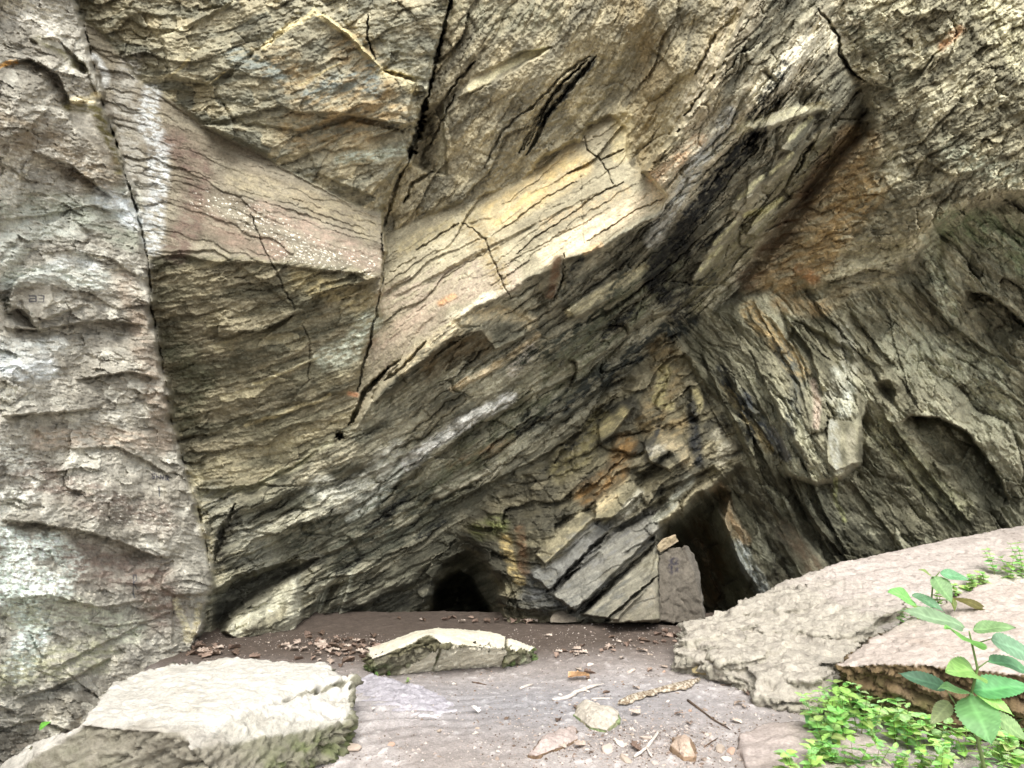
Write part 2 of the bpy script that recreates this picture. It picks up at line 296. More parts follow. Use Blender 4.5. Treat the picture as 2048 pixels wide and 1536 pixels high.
for k, g in enumerate(REG):
    if k == 0: m = np.ones(SH); mc = m
    else:
        # the outline breaks off in chips that follow the beds
        S, T = bedding(g['a']); s0 = bil(S, XX, YY); t0 = bil(T, XX, YY)
        r1_ = bricks(s0, t0, 13, 34, 1200 + k)[0]; r2_ = bricks(s0, t0, 28, 80, 1300 + k)[0]; ch = (r1_ - .5) * 13 + (r2_ - .5) * 16
        jg = g.get('jag', 1); A_ = inpoly(wx2 + (wx - XX) * .4 * jg + ch * jg, wy2 + (wy - YY) * .4 * jg + ch * .8 * jg, g['poly']).astype(float)
        m = bblur(bblur(A_, g.get('soft', 2)), g.get('soft', 2)); mc = bblur(bblur(A_, g.get('csoft', 8)), g.get('csoft', 8))
        e0 = g.get('cin', .25); mc = sstep(e0, e0 + .45, mc + .35 * fbm2(s0 / 8, t0 / 24, 3, 1400 + k))
    J = (m > .001) | (mc > .001); x = XX[J]; y = YY[J]; mm = m[J]; mcc = mc[J][:, None]
    S, T = bedding(g['a']); s = bil(S, x, y); t = bil(T, x, y)
    SS[J] = s; TT[J] = t
    s = s + 1.6 * fbm2(x / 5, y / 5, 2, 701 + k); t = t + 3 * fbm2(x / 6, y / 6, 2, 721 + k)
    d = tps(g['d'], x, y)
    d = d - g['lump'][1] * 1.6 * fbm2(x / g['lump'][0], y / g['lump'][0], 4, 100 + k)
    c = np.empty(x.shape + (3,)); c0, c1, c2 = (srgb(q) for q in g['c'])
    # colour follows the beds: long streaks plus patches
    st = fbm2(s / 30, t / 260, 4, 200 + k) * 1.3 + .5 * nb[J] + .5 * nm[J]
    mixv = sstep(-.35, .45, st)[:, None]; c[:] = c1 * (1 - mixv) + c0 * mixv
    for q, (lam, ln, amp, sl, gap) in enumerate(g['L']):
        r, fs, jt, rc, tl = bricks(s, t, lam, ln, 300 + 40 * k + 7 * q)
        on = sstep(-.25, .25, fbm2(t / (ln * 1.4), s / (lam * 4), 3, 600 + k + 11 * q)) * .75 + .25
        d = d - (amp * (r - .5) * 1.5 - sl * (fs - .5) * 1.2 + (amp + abs(sl)) * .8 * tl) * on + gap * jt * on
        f = (rc[:, None] - .5) * (.46, .50, .46)[q] * (1 if g['flake'] > .1 else .35)
        c = c * (1 + f * on[:, None])
        if q < 2: c = c + (c2 - c) * (sstep(.72, .9, rc) * .5 * on)[:, None]
    rg = 1 if g['flake'] > .1 else .3
    d = d - .020 * rg * fbm2(s / 7, t / (7 + 40 * g['flake']), 3, 900 + k)
    rr, f2, j2, rc2, t2 = bricks(s, t, 5.5, 9 + 26 * g['flake'], 760 + k); d = d - rg * (.008 * (rr - .5) + .008 * t2) + .006 * rg * j2
    c = c * (1 + (.40 if g['flake'] > .1 else .22) * fbm2(s / 5, t / (6 + 26 * g['flake']), 4, 950 + k))[:, None]
    c = c * ALB[k]
    D[J] = D[J] * (1 - mm) + d * mm; C[J] = C[J] * (1 - mcc) + c * mcc
    LAB[m > .5] = k

# ---- traced features
def box(P, pad):
    a = np.array(P, float); x0, y0 = a.min(0) - pad; x1, y1 = a.max(0) + pad
    i0, i1 = np.searchsorted(xs, [x0, x1]); j0, j1 = np.searchsorted(ys, [y0, y1])
    return (slice(j0, max(j1, j0 + 1)), slice(i0, max(i1, i0 + 1)))
def crack(P, wd, dep, soft=1.0, wob=1.0):
    b = box(P, wd * 5 + 14); x = XX[b] + (wx2[b] - XX[b]) * wob; y = YY[b] + (wy2[b] - YY[b]) * wob
    x = x + 5 * fbm2(XX[b] / 26, YY[b] / 26, 4, 91, .6); y = y + 5 * fbm2(XX[b] / 26, YY[b] / 26, 4, 93, .6)
    d, s, a = pdist(x, y, P)
    dep = dep * (.8 + .4 * sstep(-.3, .3, pn2(a * 5 + P[0][1], a * 0, 6)))
    wv = wd * (.55 + .9 * np.abs(pn2(a * 9 + P[0][0], a * 0 + wd, 5))) * np.clip(np.minimum(a, 1 - a) * 8, .25, 1)
    D[b] += dep * np.exp(-(d / (wv * soft + .6)) ** 4)
def ledge(P, up, dn, wu=30, wd=30, wob=1.0, keep=False):
    """a broken edge: the left of the travel stands proud by up, the right is cut back by dn"""
    if P[0][0] > P[-1][0] and not keep: P = P[::-1]
    pad = max(wu, wd) * 3.2 + 12; b = box(P, pad); x = XX[b] + (wx2[b] - XX[b]) * wob; y = YY[b] + (wy2[b] - YY[b]) * wob
    d, s, a = pdist(x, y, P); e = np.clip(np.minimum(a, 1 - a) * 7, 0, 1)
    k = sstep(-1.6, 1.6, s * d)
    D[b] += e * (-up * np.exp(-d / wu) * (1 - k) + dn * np.exp(-d / wd) * k)
def facet(P, off, gx=0, gy=0, soft=1, cut=0):
    """a flat broken face: shifts the surface by off (+ = towards the viewer) with a tilt in m per 100 px"""
    b = box(P, 24); x = wx2[b]; y = wy2[b]; m = inpoly(x, y, P).astype(float)
    for _ in range(soft): m = blur(m)
    a = np.array(P, float).mean(0)
    if cut:
        sel = m > .5
        if sel.any():
            A = np.c_[XX[b][sel], YY[b][sel], np.ones(sel.sum())]; q = np.linalg.lstsq(A, D[b][sel], rcond=None)[0]
            D[b] = D[b] * (1 - m * cut) + (XX[b] * q[0] + YY[b] * q[1] + q[2]) * m * cut
    D[b] -= m * (off + gx * (XX[b] - a[0]) / 100 + gy * (YY[b] - a[1]) / 100)
def hollow(P, slope, mx, wob=1.0):
    b = box(P, 20); x = XX[b] + (wx2[b] - XX[b]) * wob; y = YY[b] + (wy2[b] - YY[b]) * wob
    m = inpoly(x, y, P); d, s, a = pdist(x, y, list(P) + [P[0]])
    D[b] += np.where(m, mx * (1 - np.exp(-d * slope / mx)), 0)
def stain_or_shade(P, wd, col, amt=.8, brk=.5, sc_=18, seed=1, closed=False, thr=None):
    """mineral, lichen or painted shade colour along a line (or inside an outline), broken up by noise"""
    col = srgb(col); b = box(P, wd * 2.2 + 20); x = wx[b]; y = wy[b]
    if closed:
        d, s, a = pdist(x, y, list(P) + [P[0]]); d = np.where(inpoly(x, y, P), -d, d); k = 1 - sstep(-wd * .5, wd, d)
    else:
        d, s, a = pdist(x, y, P); k = 1 - sstep(wd * .35, wd * 1.3, d)
    n = fbm2(SS[b] / (sc_ * .6), TT[b] / (sc_ * 1.8), 5, 40 + seed, .62)
    if thr is not None: k = k * sstep(thr, thr + .1, n)
    k = np.clip(k * amt * (1 - brk + brk * 2.2 * sstep(-.22, .25, n)), 0, 1)[..., None]
    C[b] = C[b] * (1 - k) + col * (1 + .25 * nf[b][..., None]) * k

W1 = (226, 226, 226); BLK = (44, 44, 40); OCH = (164, 136, 92); LAV = (170, 166, 164); PNK = (178, 150, 134); OLV = (112, 108, 72); YEL = (160, 148, 104); PALE = (214, 202, 172)
exec_features = True
# left pillar
facet([(140, 203), (199, 203), (234, 304), (250, 351), (218, 340), (187, 289), (144, 250)], -.02, .30, -.25, 1, .9)
facet([(58, 74), (117, 78), (172, 133), (170, 150), (110, 118)], -.03, 0, -.25, 1, .6)
stain_or_shade([(140, 210), (190, 215), (228, 300), (240, 340)], 16, (96, 88, 52), .7)
stain_or_shade([(75, 80), (130, 105), (165, 140)], 12, (108, 102, 66), .6)
ledge([(58, 74), (117, 78), (172, 133), (200, 205)], .04, .04, 14, 14)
ledge([(0, 125), (60, 118), (115, 150), (140, 203), (199, 203)], .06, .08, 25, 40)
stain_or_shade([(-10, 132), (34, 124)], 5, (236, 176, 84), .9, .7, 6)
stain_or_shade([(148, 203), (180, 200), (196, 188)], 9, (224, 208, 172), .9, .3)
ledge([(0, 440), (90, 430), (180, 410), (250, 430)], .03, .04, 30, 30)
stain_or_shade([(0, 500), (60, 450), (140, 440), (230, 400), (250, 400)], 42, (186, 186, 178), .75, .5, 30)
stain_or_shade([(100, 535), (150, 515), (185, 530)], 16, W1, .8, .3)
stain_or_shade([(205, 395), (245, 415), (268, 440)], 22, (222, 226, 232), .8)
stain_or_shade([(20, 560), (90, 545), (160, 560), (200, 560)], 22, (196, 198, 192), .7)
facet([(14, 610), (28, 565), (60, 545), (120, 548), (152, 575), (165, 610), (120, 628), (70, 648), (45, 620)], .11, .02, -.10)
facet([(38, 585), (100, 570), (108, 600), (75, 632), (48, 618)], .02, .03, -.02, 1, 1)
ledge([(31, 609), (55, 640), (78, 658)], .02, .08, 14, 20)
stain_or_shade([(0, 590), (15, 600), (20, 625)], 10, (60, 60, 46), .7)
stain_or_shade([(0, 720), (40, 740), (90, 735)], 26, (226, 228, 232), .85, .4)
stain_or_shade([(0, 690), (60, 700), (120, 690)], 20, (214, 214, 212), .6, .5)
ledge([(0, 832), (100, 826), (207, 815)], .06, .12, 34, 50); ledge([(150, 760), (260, 742), (325, 760)], .05, .09, 30, 40); ledge([(0, 655), (70, 660), (200, 640), (290, 650)], .05, .10, 30, 50)
ledge([(60, 300), (140, 330), (230, 400)], .05, .09, 40, 40); ledge([(0, 1200), (100, 1190), (200, 1215), (300, 1200)], .04, .08, 30, 40); ledge([(30, 1400), (120, 1370), (230, 1310)], .05, .09, 30, 40)
stain_or_shade([(0, 250), (80, 280), (200, 350)], 50, (134, 118, 98), .5, .6, 24, 160)
ledge([(130, 898), (234, 893), (300, 925), (350, 960)], .03, .06, 20, 26)
ledge([(0, 1040), (70, 1046), (160, 1060), (245, 1085), (300, 1110), (352, 1118)], .07, .13, 36, 46)
ledge([(120, 1330), (220, 1280), (300, 1240)], .03, .06, 20, 30)
stain_or_shade([(0, 1070), (60, 1100), (110, 1090), (150, 1130)], 26, (230, 238, 232), .9, .95, 8, 3)
stain_or_shade([(10, 1130), (60, 1160), (120, 1175)], 30, (232, 240, 234), .9, .95, 8, 4)
stain_or_shade([(0, 1180), (50, 1210), (70, 1260), (40, 1330)], 34, (226, 234, 230), .85, .95, 9, 5)
stain_or_shade([(0, 900), (50, 930), (60, 980), (0, 1010)], 26, (226, 222, 214), .8, .95, 8, 6)
stain_or_shade([(30, 20), (90, 30), (100, 60)], 30, (214, 206, 196), .7, .9, 8, 7)
stain_or_shade([(160, 1120), (300, 1150), (330, 1220)], 46, (138, 118, 108), .6, .4); stain_or_shade([(60, 950), (200, 1000), (320, 1040)], 40, (140, 124, 114), .5, .6, 24, 161)
stain_or_shade([(250, 560), (290, 700), (330, 880)], 26, (164, 146, 130), .5, .5)
ledge([(300, 1165), (322, 1130), (352, 1120)], .02, .05, 14, 14)
facet([(325, 1150), (345, 1135), (400, 1140), (415, 1180), (380, 1200), (350, 1190), (322, 1175)], .07, -.02, -.08)
facet([(345, 1190), (420, 1190), (402, 1240), (380, 1290), (345, 1290)], -.10)
stain_or_shade([(350, 1200), (366, 1240), (375, 1280)], 8, PALE, .8, .6, 8)
stain_or_shade([(400, 1215), (390, 1250), (380, 1280)], 7, PALE, .8, .6, 8)
for P in ([(297, 523), (301, 609), (320, 706), (332, 784), (345, 850)], [(345, 850), (372, 945), (391, 999), (410, 1077), (420, 1140)], [(168, 51), (187, 129), (203, 203), (234, 297), (250, 351), (273, 421), (297, 523)]):
    crack(P, 2.2, .10, 1, .6)
stain_or_shade([(385, 940), (400, 1010), (418, 1090), (440, 1150)], 16, PALE, .5, .8)
stain_or_shade([(0, 420), (80, 400), (200, 440), (260, 480)], 30, (150, 152, 138), .5, .5, 24, 31)
stain_or_shade([(30, 1230), (140, 1220), (260, 1260)], 34, (196, 194, 176), .6, .8, 14, 32)
stain_or_shade([(0, 1350), (100, 1330), (200, 1310)], 40, (176, 172, 146), .6, .7, 16, 33)
stain_or_shade([(80, 880), (200, 870), (320, 890)], 24, (186, 168, 152), .55, .7, 14, 34)
for q, P in enumerate(([(60, 330), (120, 300), (170, 330)], [(40, 40), (120, 30)], [(100, 960), (240, 980)], [(200, 1020), (330, 1050)])): stain_or_shade(P, 34, (216, 208, 198), .8, .2, 6, 35 + q, thr=.2)
# pale block face and its underside
ledge([(762, 553), (712, 546), (640, 541), (560, 530), (500, 524), (430, 526), (360, 508), (300, 517)], 0, .05, 20, 30)
stain_or_shade([(305, 187), (289, 234), (324, 293), (312, 371), (305, 450), (308, 488)], 24, (186, 186, 188), .75, .8, 12, 2)
stain_or_shade([(260, 130), (240, 200), (260, 280), (280, 380)], 26, (160, 154, 146), .7, .6)
stain_or_shade([(190, 110), (215, 150), (215, 165)], 10, (216, 214, 214), .7, .4)
stain_or_shade([(345, 280), (400, 340), (380, 450), (350, 500)], 30, (108, 90, 80), .75, .5, 25)
stain_or_shade([(400, 420), (470, 480), (560, 500)], 24, (134, 114, 100), .6, .5)
stain_or_shade([(520, 420), (600, 450), (700, 500), (740, 520)], 26, (150, 130, 116), .6, .5)
for q, P in enumerate(([(500, 440), (600, 480), (650, 510)], [(400, 400), (520, 430)], [(560, 500), (740, 530)])):
    stain_or_shade(P, 26, (226, 218, 206), .9, .2, 6, 20 + q, thr=.24)
stain_or_shade([(470, 360), (600, 390), (700, 430), (740, 460)], 24, (150, 138, 114), .6, .5)
stain_or_shade([(590, 390), (630, 400), (640, 430)], 16, (146, 132, 110), .5, .3)
crack([(500, 430), (530, 500), (560, 560), (590, 620)], 1.0, .04); crack([(605, 650), (620, 690), (616, 760)], 1.0, .04)
ledge([(300, 505), (430, 500), (520, 560), (600, 625)], .03, .01, 30, 20)
ledge([(600, 625), (640, 585), (700, 575), (752, 556)], .06, .03, 30, 20)
ledge([(395, 985), (508, 970), (586, 933), (650, 890)], .05, .06, 16, 24)
stain_or_shade([(400, 990), (508, 974), (586, 936), (660, 885)], 8, (184, 178, 150), .7)
ledge([(500, 770), (560, 750), (640, 715)], .03, .04, 20, 26)
stain_or_shade([(505, 768), (560, 750), (640, 715)], 3, (208, 196, 160), .8, .3)
ledge([(490, 850), (570, 828), (650, 800)], .03, .04, 20, 26)
stain_or_shade([(490, 850), (570, 826), (660, 790)], 4, (196, 180, 140), .7, .4)
stain_or_shade([(650, 720), (700, 700), (740, 640)], 24, (186, 188, 172), .7, .7, 10)
stain_or_shade([(345, 700), (400, 760), (370, 830)], 40, (92, 90, 70), .6)
stain_or_shade([(600, 560), (720, 600)], 30, (150, 134, 94), .5)
stain_or_shade([(700, 790), (712, 792)], 7, (206, 150, 112), .8, .2)
for P, wd, dp in (([(905, -20), (888, 59), (872, 117), (856, 195)], 4.5, .35), ([(856, 195), (845, 226), (833, 273), (817, 322)], 8, .6), ([(817, 324), (800, 352), (775, 430), (764, 470)], 3, .15),
    ([(764, 470), (768, 540), (758, 601), (738, 687), (723, 745), (715, 784)], 2.2, .15), ([(777, 737), (730, 784), (715, 816), (699, 850)], 6, .3), ([(672, 868), (686, 874)], 8, .35), ([(800, 720), (777, 737), (745, 765)], 2.5, .15),
    ([(882, 205), (915, 160), (950, 121)], 2.5, .12), ([(864, 344), (825, 367), (809, 406)], 3, .15), ([(910, 190), (890, 230), (860, 290)], 2.2, .12),
    ([(1192, 113), (1141, 172), (1091, 234), (1071, 281), (1052, 312)], 5, .22), ([(1180, 113), (1130, 145), (1067, 211), (1036, 234)], 2.6, .12), ([(1036, 234), (1009, 258), (985, 300), (970, 336)], 2, .08),
    ([(1169, 273), (1173, 297), (1200, 320), (1227, 367)], 1.2, 0.08), ([(1200, 324), (1247, 297)], 2, .08), ([(981, 473), (1036, 437), (1091, 395), (1153, 363)], 1.2, 0.06), ([(1036, 508), (1075, 473), (1130, 437), (1188, 395), (1247, 363)], 1.8, 0.08),
    ([(927, 445), (970, 477), (989, 527), (1009, 578), (1020, 598)], 1.3, 0.08), ([(833, 500), (919, 445)], 2, .08), ([(1161, 352), (1164, 420), (1167, 488)], 1.0, .03), ([(1173, 484), (1247, 437), (1286, 414), (1333, 395)], 1.4, 0.07),
    ([(780, 545), (833, 515)], 1.8, .05), ([(1010, 530), (1100, 480), (1180, 440)], 1.3, .04), ([(880, 560), (980, 500)], 1.2, .04), ([(1636, 16), (1675, 70), (1679, 109), (1702, 141), (1730, 164)], 3.5, .18),
    ([(853, 683), (800, 740), (770, 760)], 3, .12), ([(857, 1011), (962, 960)], 4, .15), ([(1111, 925), (1150, 874), (1228, 800)], 4, .14), ([(1300, 560), (1240, 610), (1160, 650)], 3, .12)):
    crack(P, wd * .85, dp * .75)
# overhanging blocks
facet([(527, 94), (629, 20), (700, 66), (770, 145), (830, 165), (812, 250), (690, 230), (600, 262), (470, 240), (430, 180)], .10, .04, -.02, 1, .35)
facet([(324, 74), (469, 0), (560, 10), (600, 30), (520, 92), (420, 170), (340, 150)], .05, -.05, .0, 1, .35)
facet([(640, 0), (860, 0), (880, 60), (850, 160), (770, 138), (700, 62)], .02, .08, -.04, 1, .35)
facet([(600, 270), (700, 240), (800, 262), (815, 310), (740, 390), (640, 350)], .07, .05, .02, 1, .35)
facet([(400, 250), (520, 255), (590, 285), (560, 320), (460, 270)], .05, -.1, .04, 1, .35)
ledge([(527, 94), (580, 55), (629, 20)], .05, .03, 60, 20)
ledge([(629, 20), (695, 70), (765, 140), (800, 146), (835, 160)], .05, .06, 30, 60)
stain_or_shade([(527, 94), (580, 52), (629, 22), (695, 68), (765, 140), (800, 150)], 7, (214, 196, 146), .75, .3)
stain_or_shade([(760, 145), (800, 150), (825, 180)], 14, (206, 190, 146), .6, .4)
ledge([(324, 70), (400, 40), (469, 0)], .04, .04, 40, 30)
stain_or_shade([(324, 74), (400, 42), (469, 4)], 5, (190, 180, 150), .6)
crack([(735, 30), (735, 80), (752, 120)], 2, .1)
ledge([(290, 172), (390, 240), (449, 276), (516, 307), (578, 344), (695, 406), (755, 426)], .015, .02, 25, 12)
for P in ([(380, 120), (340, 150)], [(600, 170), (680, 130)], [(410, 170), (450, 140)]): stain_or_shade(P, 3, (196, 178, 130), .6)
for q, P in enumerate(([(560, 130), (640, 200), (750, 200)], [(600, 260), (720, 260)], [(700, 100), (780, 220)])): stain_or_shade(P, 46, OCH, .3, .9, 20, 50 + q)
for q, P in enumerate(([(470, 110), (560, 150)], [(620, 190), (700, 160)], [(740, 140), (745, 180)])): stain_or_shade(P, 24, (128, 132, 126), .55, .8, 16, 60 + q)
ledge([(730, 280), (780, 262), (845, 240)], .06, .05, 30, 40)
ledge([(400, 250), (470, 235), (560, 210), (590, 225), (690, 225)], .03, .04, 20, 30)
stain_or_shade([(680, 320), (740, 310), (800, 300)], 14, (170, 174, 160), .6, .8, 10)
# upper ceiling
facet([(915, 195), (942, 156), (1044, 105), (1106, 94), (1032, 137), (973, 172)], -.03, 0, .22, 1, .7)
stain_or_shade([(940, 180), (1000, 140), (1090, 98)], 8, (206, 196, 160), .8, .2)
ledge([(1106, 96), (1032, 139), (973, 174), (915, 198)], 0, .05, 20, 26, keep=True)
stain_or_shade([(1250, 0), (1320, 120), (1290, 220), (1300, 330)], 40, (142, 124, 90), .6, .4, 40)  # brown shade of the smooth scoop, painted into the colour
hollow([(1260, 60), (1310, 10), (1345, 90), (1335, 140), (1280, 215), (1230, 228), (1180, 235), (1215, 170)], .0035, .22, .5)
ledge([(1300, 95), (1330, 120), (1342, 145)], .02, .04, 30, 20)
for o in (0, 9, 17): crack([(1175 - o, 120 + o), (1130 - o, 160 + o), (1085 - o, 225 + o), (1055 - o, 290 + o)], 1.8, .09)
stain_or_shade([(1185, 120), (1130, 185), (1080, 250)], 9, BLK, .8, .6, 10)
stain_or_shade([(890, 230), (880, 300), (885, 350)], 10, (178, 170, 146), .6, .6, 9)
stain_or_shade([(860, 230), (850, 330), (870, 350)], 14, (60, 54, 40), .7)
facet([(845, 215), (885, 205), (895, 350), (860, 345), (826, 330)], -.12, .1, 0)
stain_or_shade([(920, 20), (1000, 40), (1100, 30)], 40, (132, 128, 108), .5, .5, 20)
stain_or_shade([(1440, 60), (1420, 200), (1330, 300)], 24, (176, 160, 126), .5, .6)
stain_or_shade([(1400, 280), (1340, 340), (1310, 360)], 18, (196, 160, 124), .6, .6, 9)
# smooth slab
stain_or_shade([(1247, 240), (1240, 310)], 20, (196, 178, 132), .5, .2)
stain_or_shade([(900, 520), (1000, 480)], 50, (190, 176, 146), .4, .4)
stain_or_shade([(990, 430), (1090, 370), (1150, 330)], 34, (206, 178, 122), .6, .4, 30)
stain_or_shade([(1100, 510), (1200, 450), (1320, 390)], 26, (222, 200, 168), .6, .4, 25)
stain_or_shade([(820, 640), (900, 590), (980, 570), (1020, 550)], 26, (172, 152, 134), .55, .5, 20)
stain_or_shade([(1010, 570), (980, 590), (900, 640)], 10, (216, 204, 180), .7, .5)
stain_or_shade([(884, 607), (905, 592)], 9, (208, 156, 112), .8, .3)
stain_or_shade([(1170, 505), (1200, 490)], 7, (200, 162, 116), .6, .3)
stain_or_shade([(760, 690), (800, 660), (850, 640)], 24, (166, 144, 126), .5, .5)
stain_or_shade([(780, 600), (860, 570), (960, 545), (1010, 560)], 34, (164, 148, 130), .6, .7, 16, 150)
stain_or_shade([(760, 720), (820, 690), (880, 650)], 30, (152, 138, 120), .6, .6, 16, 151); stain_or_shade([(940, 450), (980, 500), (1000, 560)], 22, (150, 132, 98), .6, .7, 10, 152)
stain_or_shade([(800, 500), (900, 450), (960, 420)], 20, (160, 146, 112), .5, .7, 10, 153); stain_or_shade([(1090, 450), (1250, 380)], 14, (176, 156, 124), .5, .8, 8, 154)
for q in range(5): ledge([(780 + q * 60, 600 - q * 34 + q * q * 2), (860 + q * 66, 556 - q * 34), (960 + q * 62, 500 - q * 30)], .012, .018, 14, 14)
facet([(935, 447), (1000, 430), (1010, 470), (985, 478)], -.02, .05, 0, 1, .5)
# strata below the slab
facet([(1126, 504), (1128, 530), (1118, 580), (1100, 598), (1088, 590), (1070, 560), (1095, 530)], .10, .35, 0, 1, .6)
stain_or_shade([(1118, 520), (1100, 590)], 10, (118, 88, 66), .7, .3)
crack([(1128, 508), (1124, 560), (1110, 596)], 3, .15)
stain_or_shade([(1135, 560), (1150, 540), (1165, 520)], 9, BLK, .8, .4)
facet([(1090, 592), (1110, 575), (1125, 600), (1100, 632)], .10, 0, -.2)
facet([(1130, 620), (1200, 570), (1290, 530), (1300, 545), (1240, 590), (1150, 636)], .06, 0, .30, 1, .8)
stain_or_shade([(1140, 625), (1220, 575), (1290, 536)], 13, (190, 180, 146), .7, .5, 12)
ledge([(1300, 552), (1240, 597), (1150, 642)], .02, .10, 20, 30)
ledge([(1335, 398), (1321, 436), (1247, 471), (1200, 502), (1130, 528)], .03, .12, 20, 50)
facet([(853, 690), (931, 632), (1000, 612), (1060, 640), (1075, 660), (990, 700), (960, 660), (900, 680), (850, 720), (790, 760)], .10, 0, .25, 1, .5)
stain_or_shade([(800, 735), (853, 690), (931, 640), (1000, 622), (1060, 645)], 16, (190, 174, 142), .6, .7, 12)
ledge([(960, 668), (900, 684), (850, 724), (790, 770), (740, 830)], .02, .14, 20, 60)
stain_or_shade([(860, 740), (920, 690), (960, 690)], 30, (108, 92, 66), .6, .4)
ledge([(1080, 680), (1000, 735), (905, 780), (880, 800)], .06, .08, 20, 30)
stain_or_shade([(1075, 672), (1000, 728), (905, 775)], 9, (206, 186, 152), .8, .5)
stain_or_shade([(1060, 700), (1030, 740)], 14, (206, 196, 184), .8, .7, 8)
stain_or_shade([(814, 930), (860, 890), (904, 858), (974, 819), (1020, 796)], 14, (222, 218, 214), .85, .5, 12)
ledge([(1100, 770), (1020, 815), (930, 870), (840, 935), (780, 990)], .05, .08, 16, 26)
stain_or_shade([(1020, 880), (980, 900), (900, 935)], 12, (150, 126, 94), .6, .6)
stain_or_shade([(1000, 930), (940, 960), (880, 985)], 12, (184, 176, 156), .6, .6)
ledge([(1230, 690), (1130, 760), (1040, 800)], .06, .1, 18, 30)
ledge([(1180, 850), (1080, 915), (960, 975), (860, 1030)], .06, .1, 20, 34)
ledge([(1340, 660), (1250, 730), (1150, 820), (1060, 900)], .05, .08, 18, 26)
stain_or_shade([(1380, 640), (1314, 679), (1236, 730), (1138, 800), (1060, 840)], 26, (46, 48, 44), .85, .6, 20, 8)
stain_or_shade([(1384, 430), (1350, 540), (1360, 620)], 30, (54, 52, 46), .7, .8, 16, 10)
stain_or_shade([(1250, 560), (1200, 640), (1100, 700), (1040, 720)], 24, (66, 68, 58), .6, .9, 14, 11)
stain_or_shade([(1330, 540), (1200, 680), (1000, 860), (840, 1000)], 44, (98, 98, 76), .45, .8, 26, 12)
stain_or_shade([(700, 1100), (850, 1020), (700, 980), (600, 1060)], 60, (84, 84, 72), .55, .8, 20, 13)
for q, (x, y) in enumerate([(1230, 655), (1240, 640), (760, 1040), (790, 1010), (1160, 880), (1060, 850), (1400, 560), (1420, 480), (860, 1060), (700, 1130)]):
    stain_or_shade([(x - 24, y + 16), (x + 24, y - 16)], 9, BLK, .8, .8, 8, 90 + q)
stain_or_shade([(790, 900), (740, 960), (680, 1000), (640, 970)], 26, (196, 192, 180), .75, .7, 14, 14)
stain_or_shade([(800, 940), (760, 990), (700, 1040)], 9, (206, 206, 196), .7, .5, 12)
stain_or_shade([(600, 960), (650, 930), (700, 900)], 20, (178, 168, 144), .6, .6, 12)
stain_or_shade([(500, 1070), (600, 1030), (690, 1010)], 14, (184, 178, 160), .6, .7, 10)
stain_or_shade([(430, 1000), (450, 1050), (520, 1110)], 40, (150, 146, 132), .5, .7, 14)
crack([(430, 1120), (445, 1060), (470, 1010)], 7, .14)
stain_or_shade([(435, 1130), (450, 1070), (485, 1010)], 13, (78, 74, 64), .7)
for q, (a, b_) in enumerate([((470, 1120), (640, 1030)), ((430, 1180), (600, 1110)), ((560, 1150), (780, 1040)), ((620, 1190), (850, 1080)), ((700, 960), (830, 900)), ((640, 1110), (760, 1060))]):
    ledge([b_, ((a[0] + b_[0]) / 2, (a[1] + b_[1]) / 2 + 8), a], .05, .07, 14, 22)
# flowstone foot at lower left
facet([(445, 1262), (480, 1220), (540, 1185), (580, 1150), (590, 1140), (600, 1180), (606, 1230), (590, 1262), (560, 1290), (500, 1300)], .20, -.1, .15, 3, .5)
stain_or_shade([(470, 1260), (520, 1225), (570, 1190), (590, 1170), (590, 1240), (560, 1270)], 16, (190, 184, 164), .85, .4, closed=False)
for q, (x, y) in enumerate([(500, 1274), (520, 1270), (548, 1268), (570, 1262), (590, 1250), (575, 1225), (590, 1200)]):
    b = box([(x - 30, y - 46), (x + 30, y + 30)], 4); D[b] -= .13 * np.exp(-((wx2[b] - x) / 13) ** 2 - ((YY[b] - y + 18) / 26) ** 2)
for P in ([(660, 1150), (640, 1200), (628, 1255)], [(700, 1150), (690, 1190), (668, 1250)], [(600, 1120), (590, 1160)]):
    ledge(P, .06, .05, 12, 14, keep=True); stain_or_shade(P, 9, (180, 176, 158), .7, .4)
hollow([(424, 1185), (470, 1150), (560, 1125), (640, 1115), (600, 1150), (520, 1192), (470, 1225), (440, 1270), (424, 1280)], .03, .5)
hollow([(612, 1262), (626, 1205), (655, 1165), (690, 1150), (668, 1190), (650, 1230), (640, 1262)], .03, .35)
hollow([(678, 1256), (700, 1218), (760, 1190), (860, 1150), (862, 1215), (850, 1262)], .012, .45)
stain_or_shade([(440, 1230), (480, 1170), (560, 1140), (640, 1120)], 20, (76, 74, 66), .6, .3)  # recess shade painted dark along the first hollow
stain_or_shade([(690, 1235), (780, 1210), (860, 1180)], 30, (74, 72, 64), .55, .5)  # paints the hollow right of the flowstone darker, as shade
# band rising to the upper right
stain_or_shade([(1680, 30), (1600, 120), (1520, 200), (1420, 300), (1340, 400)], 50, (200, 188, 162), .6, .6, 22, 41)
stain_or_shade([(1500, 0), (1430, 120), (1380, 230)], 40, (184, 170, 146), .55, .6, 22, 42)
stain_or_shade([(1650, 300), (1560, 400), (1450, 520), (1400, 600)], 36, (120, 114, 88), .6, .8, 14, 43)
for q, (x, y) in enumerate([(1560, 330), (1500, 380), (1600, 260), (1450, 470), (1530, 430), (1420, 520)]):
    facet([(x - 40, y + 40), (x - 10, y - 8), (x + 34, y - 38), (x + 22, y + 2), (x - 18, y + 44)], .07, .1, .2, 1, .7)
    stain_or_shade([(x - 22, y + 18), (x + 22, y - 26)], 5, (196, 190, 150), .7, .6, 8, 120 + q)
stain_or_shade([(1461, 226), (1430, 280), (1384, 340), (1325, 449), (1305, 480)], 18, (170, 168, 162), .8, .5, 14)
stain_or_shade([(1690, 60), (1620, 90), (1560, 150), (1530, 190)], 26, (214, 206, 186), .75, .8, 9, 15)
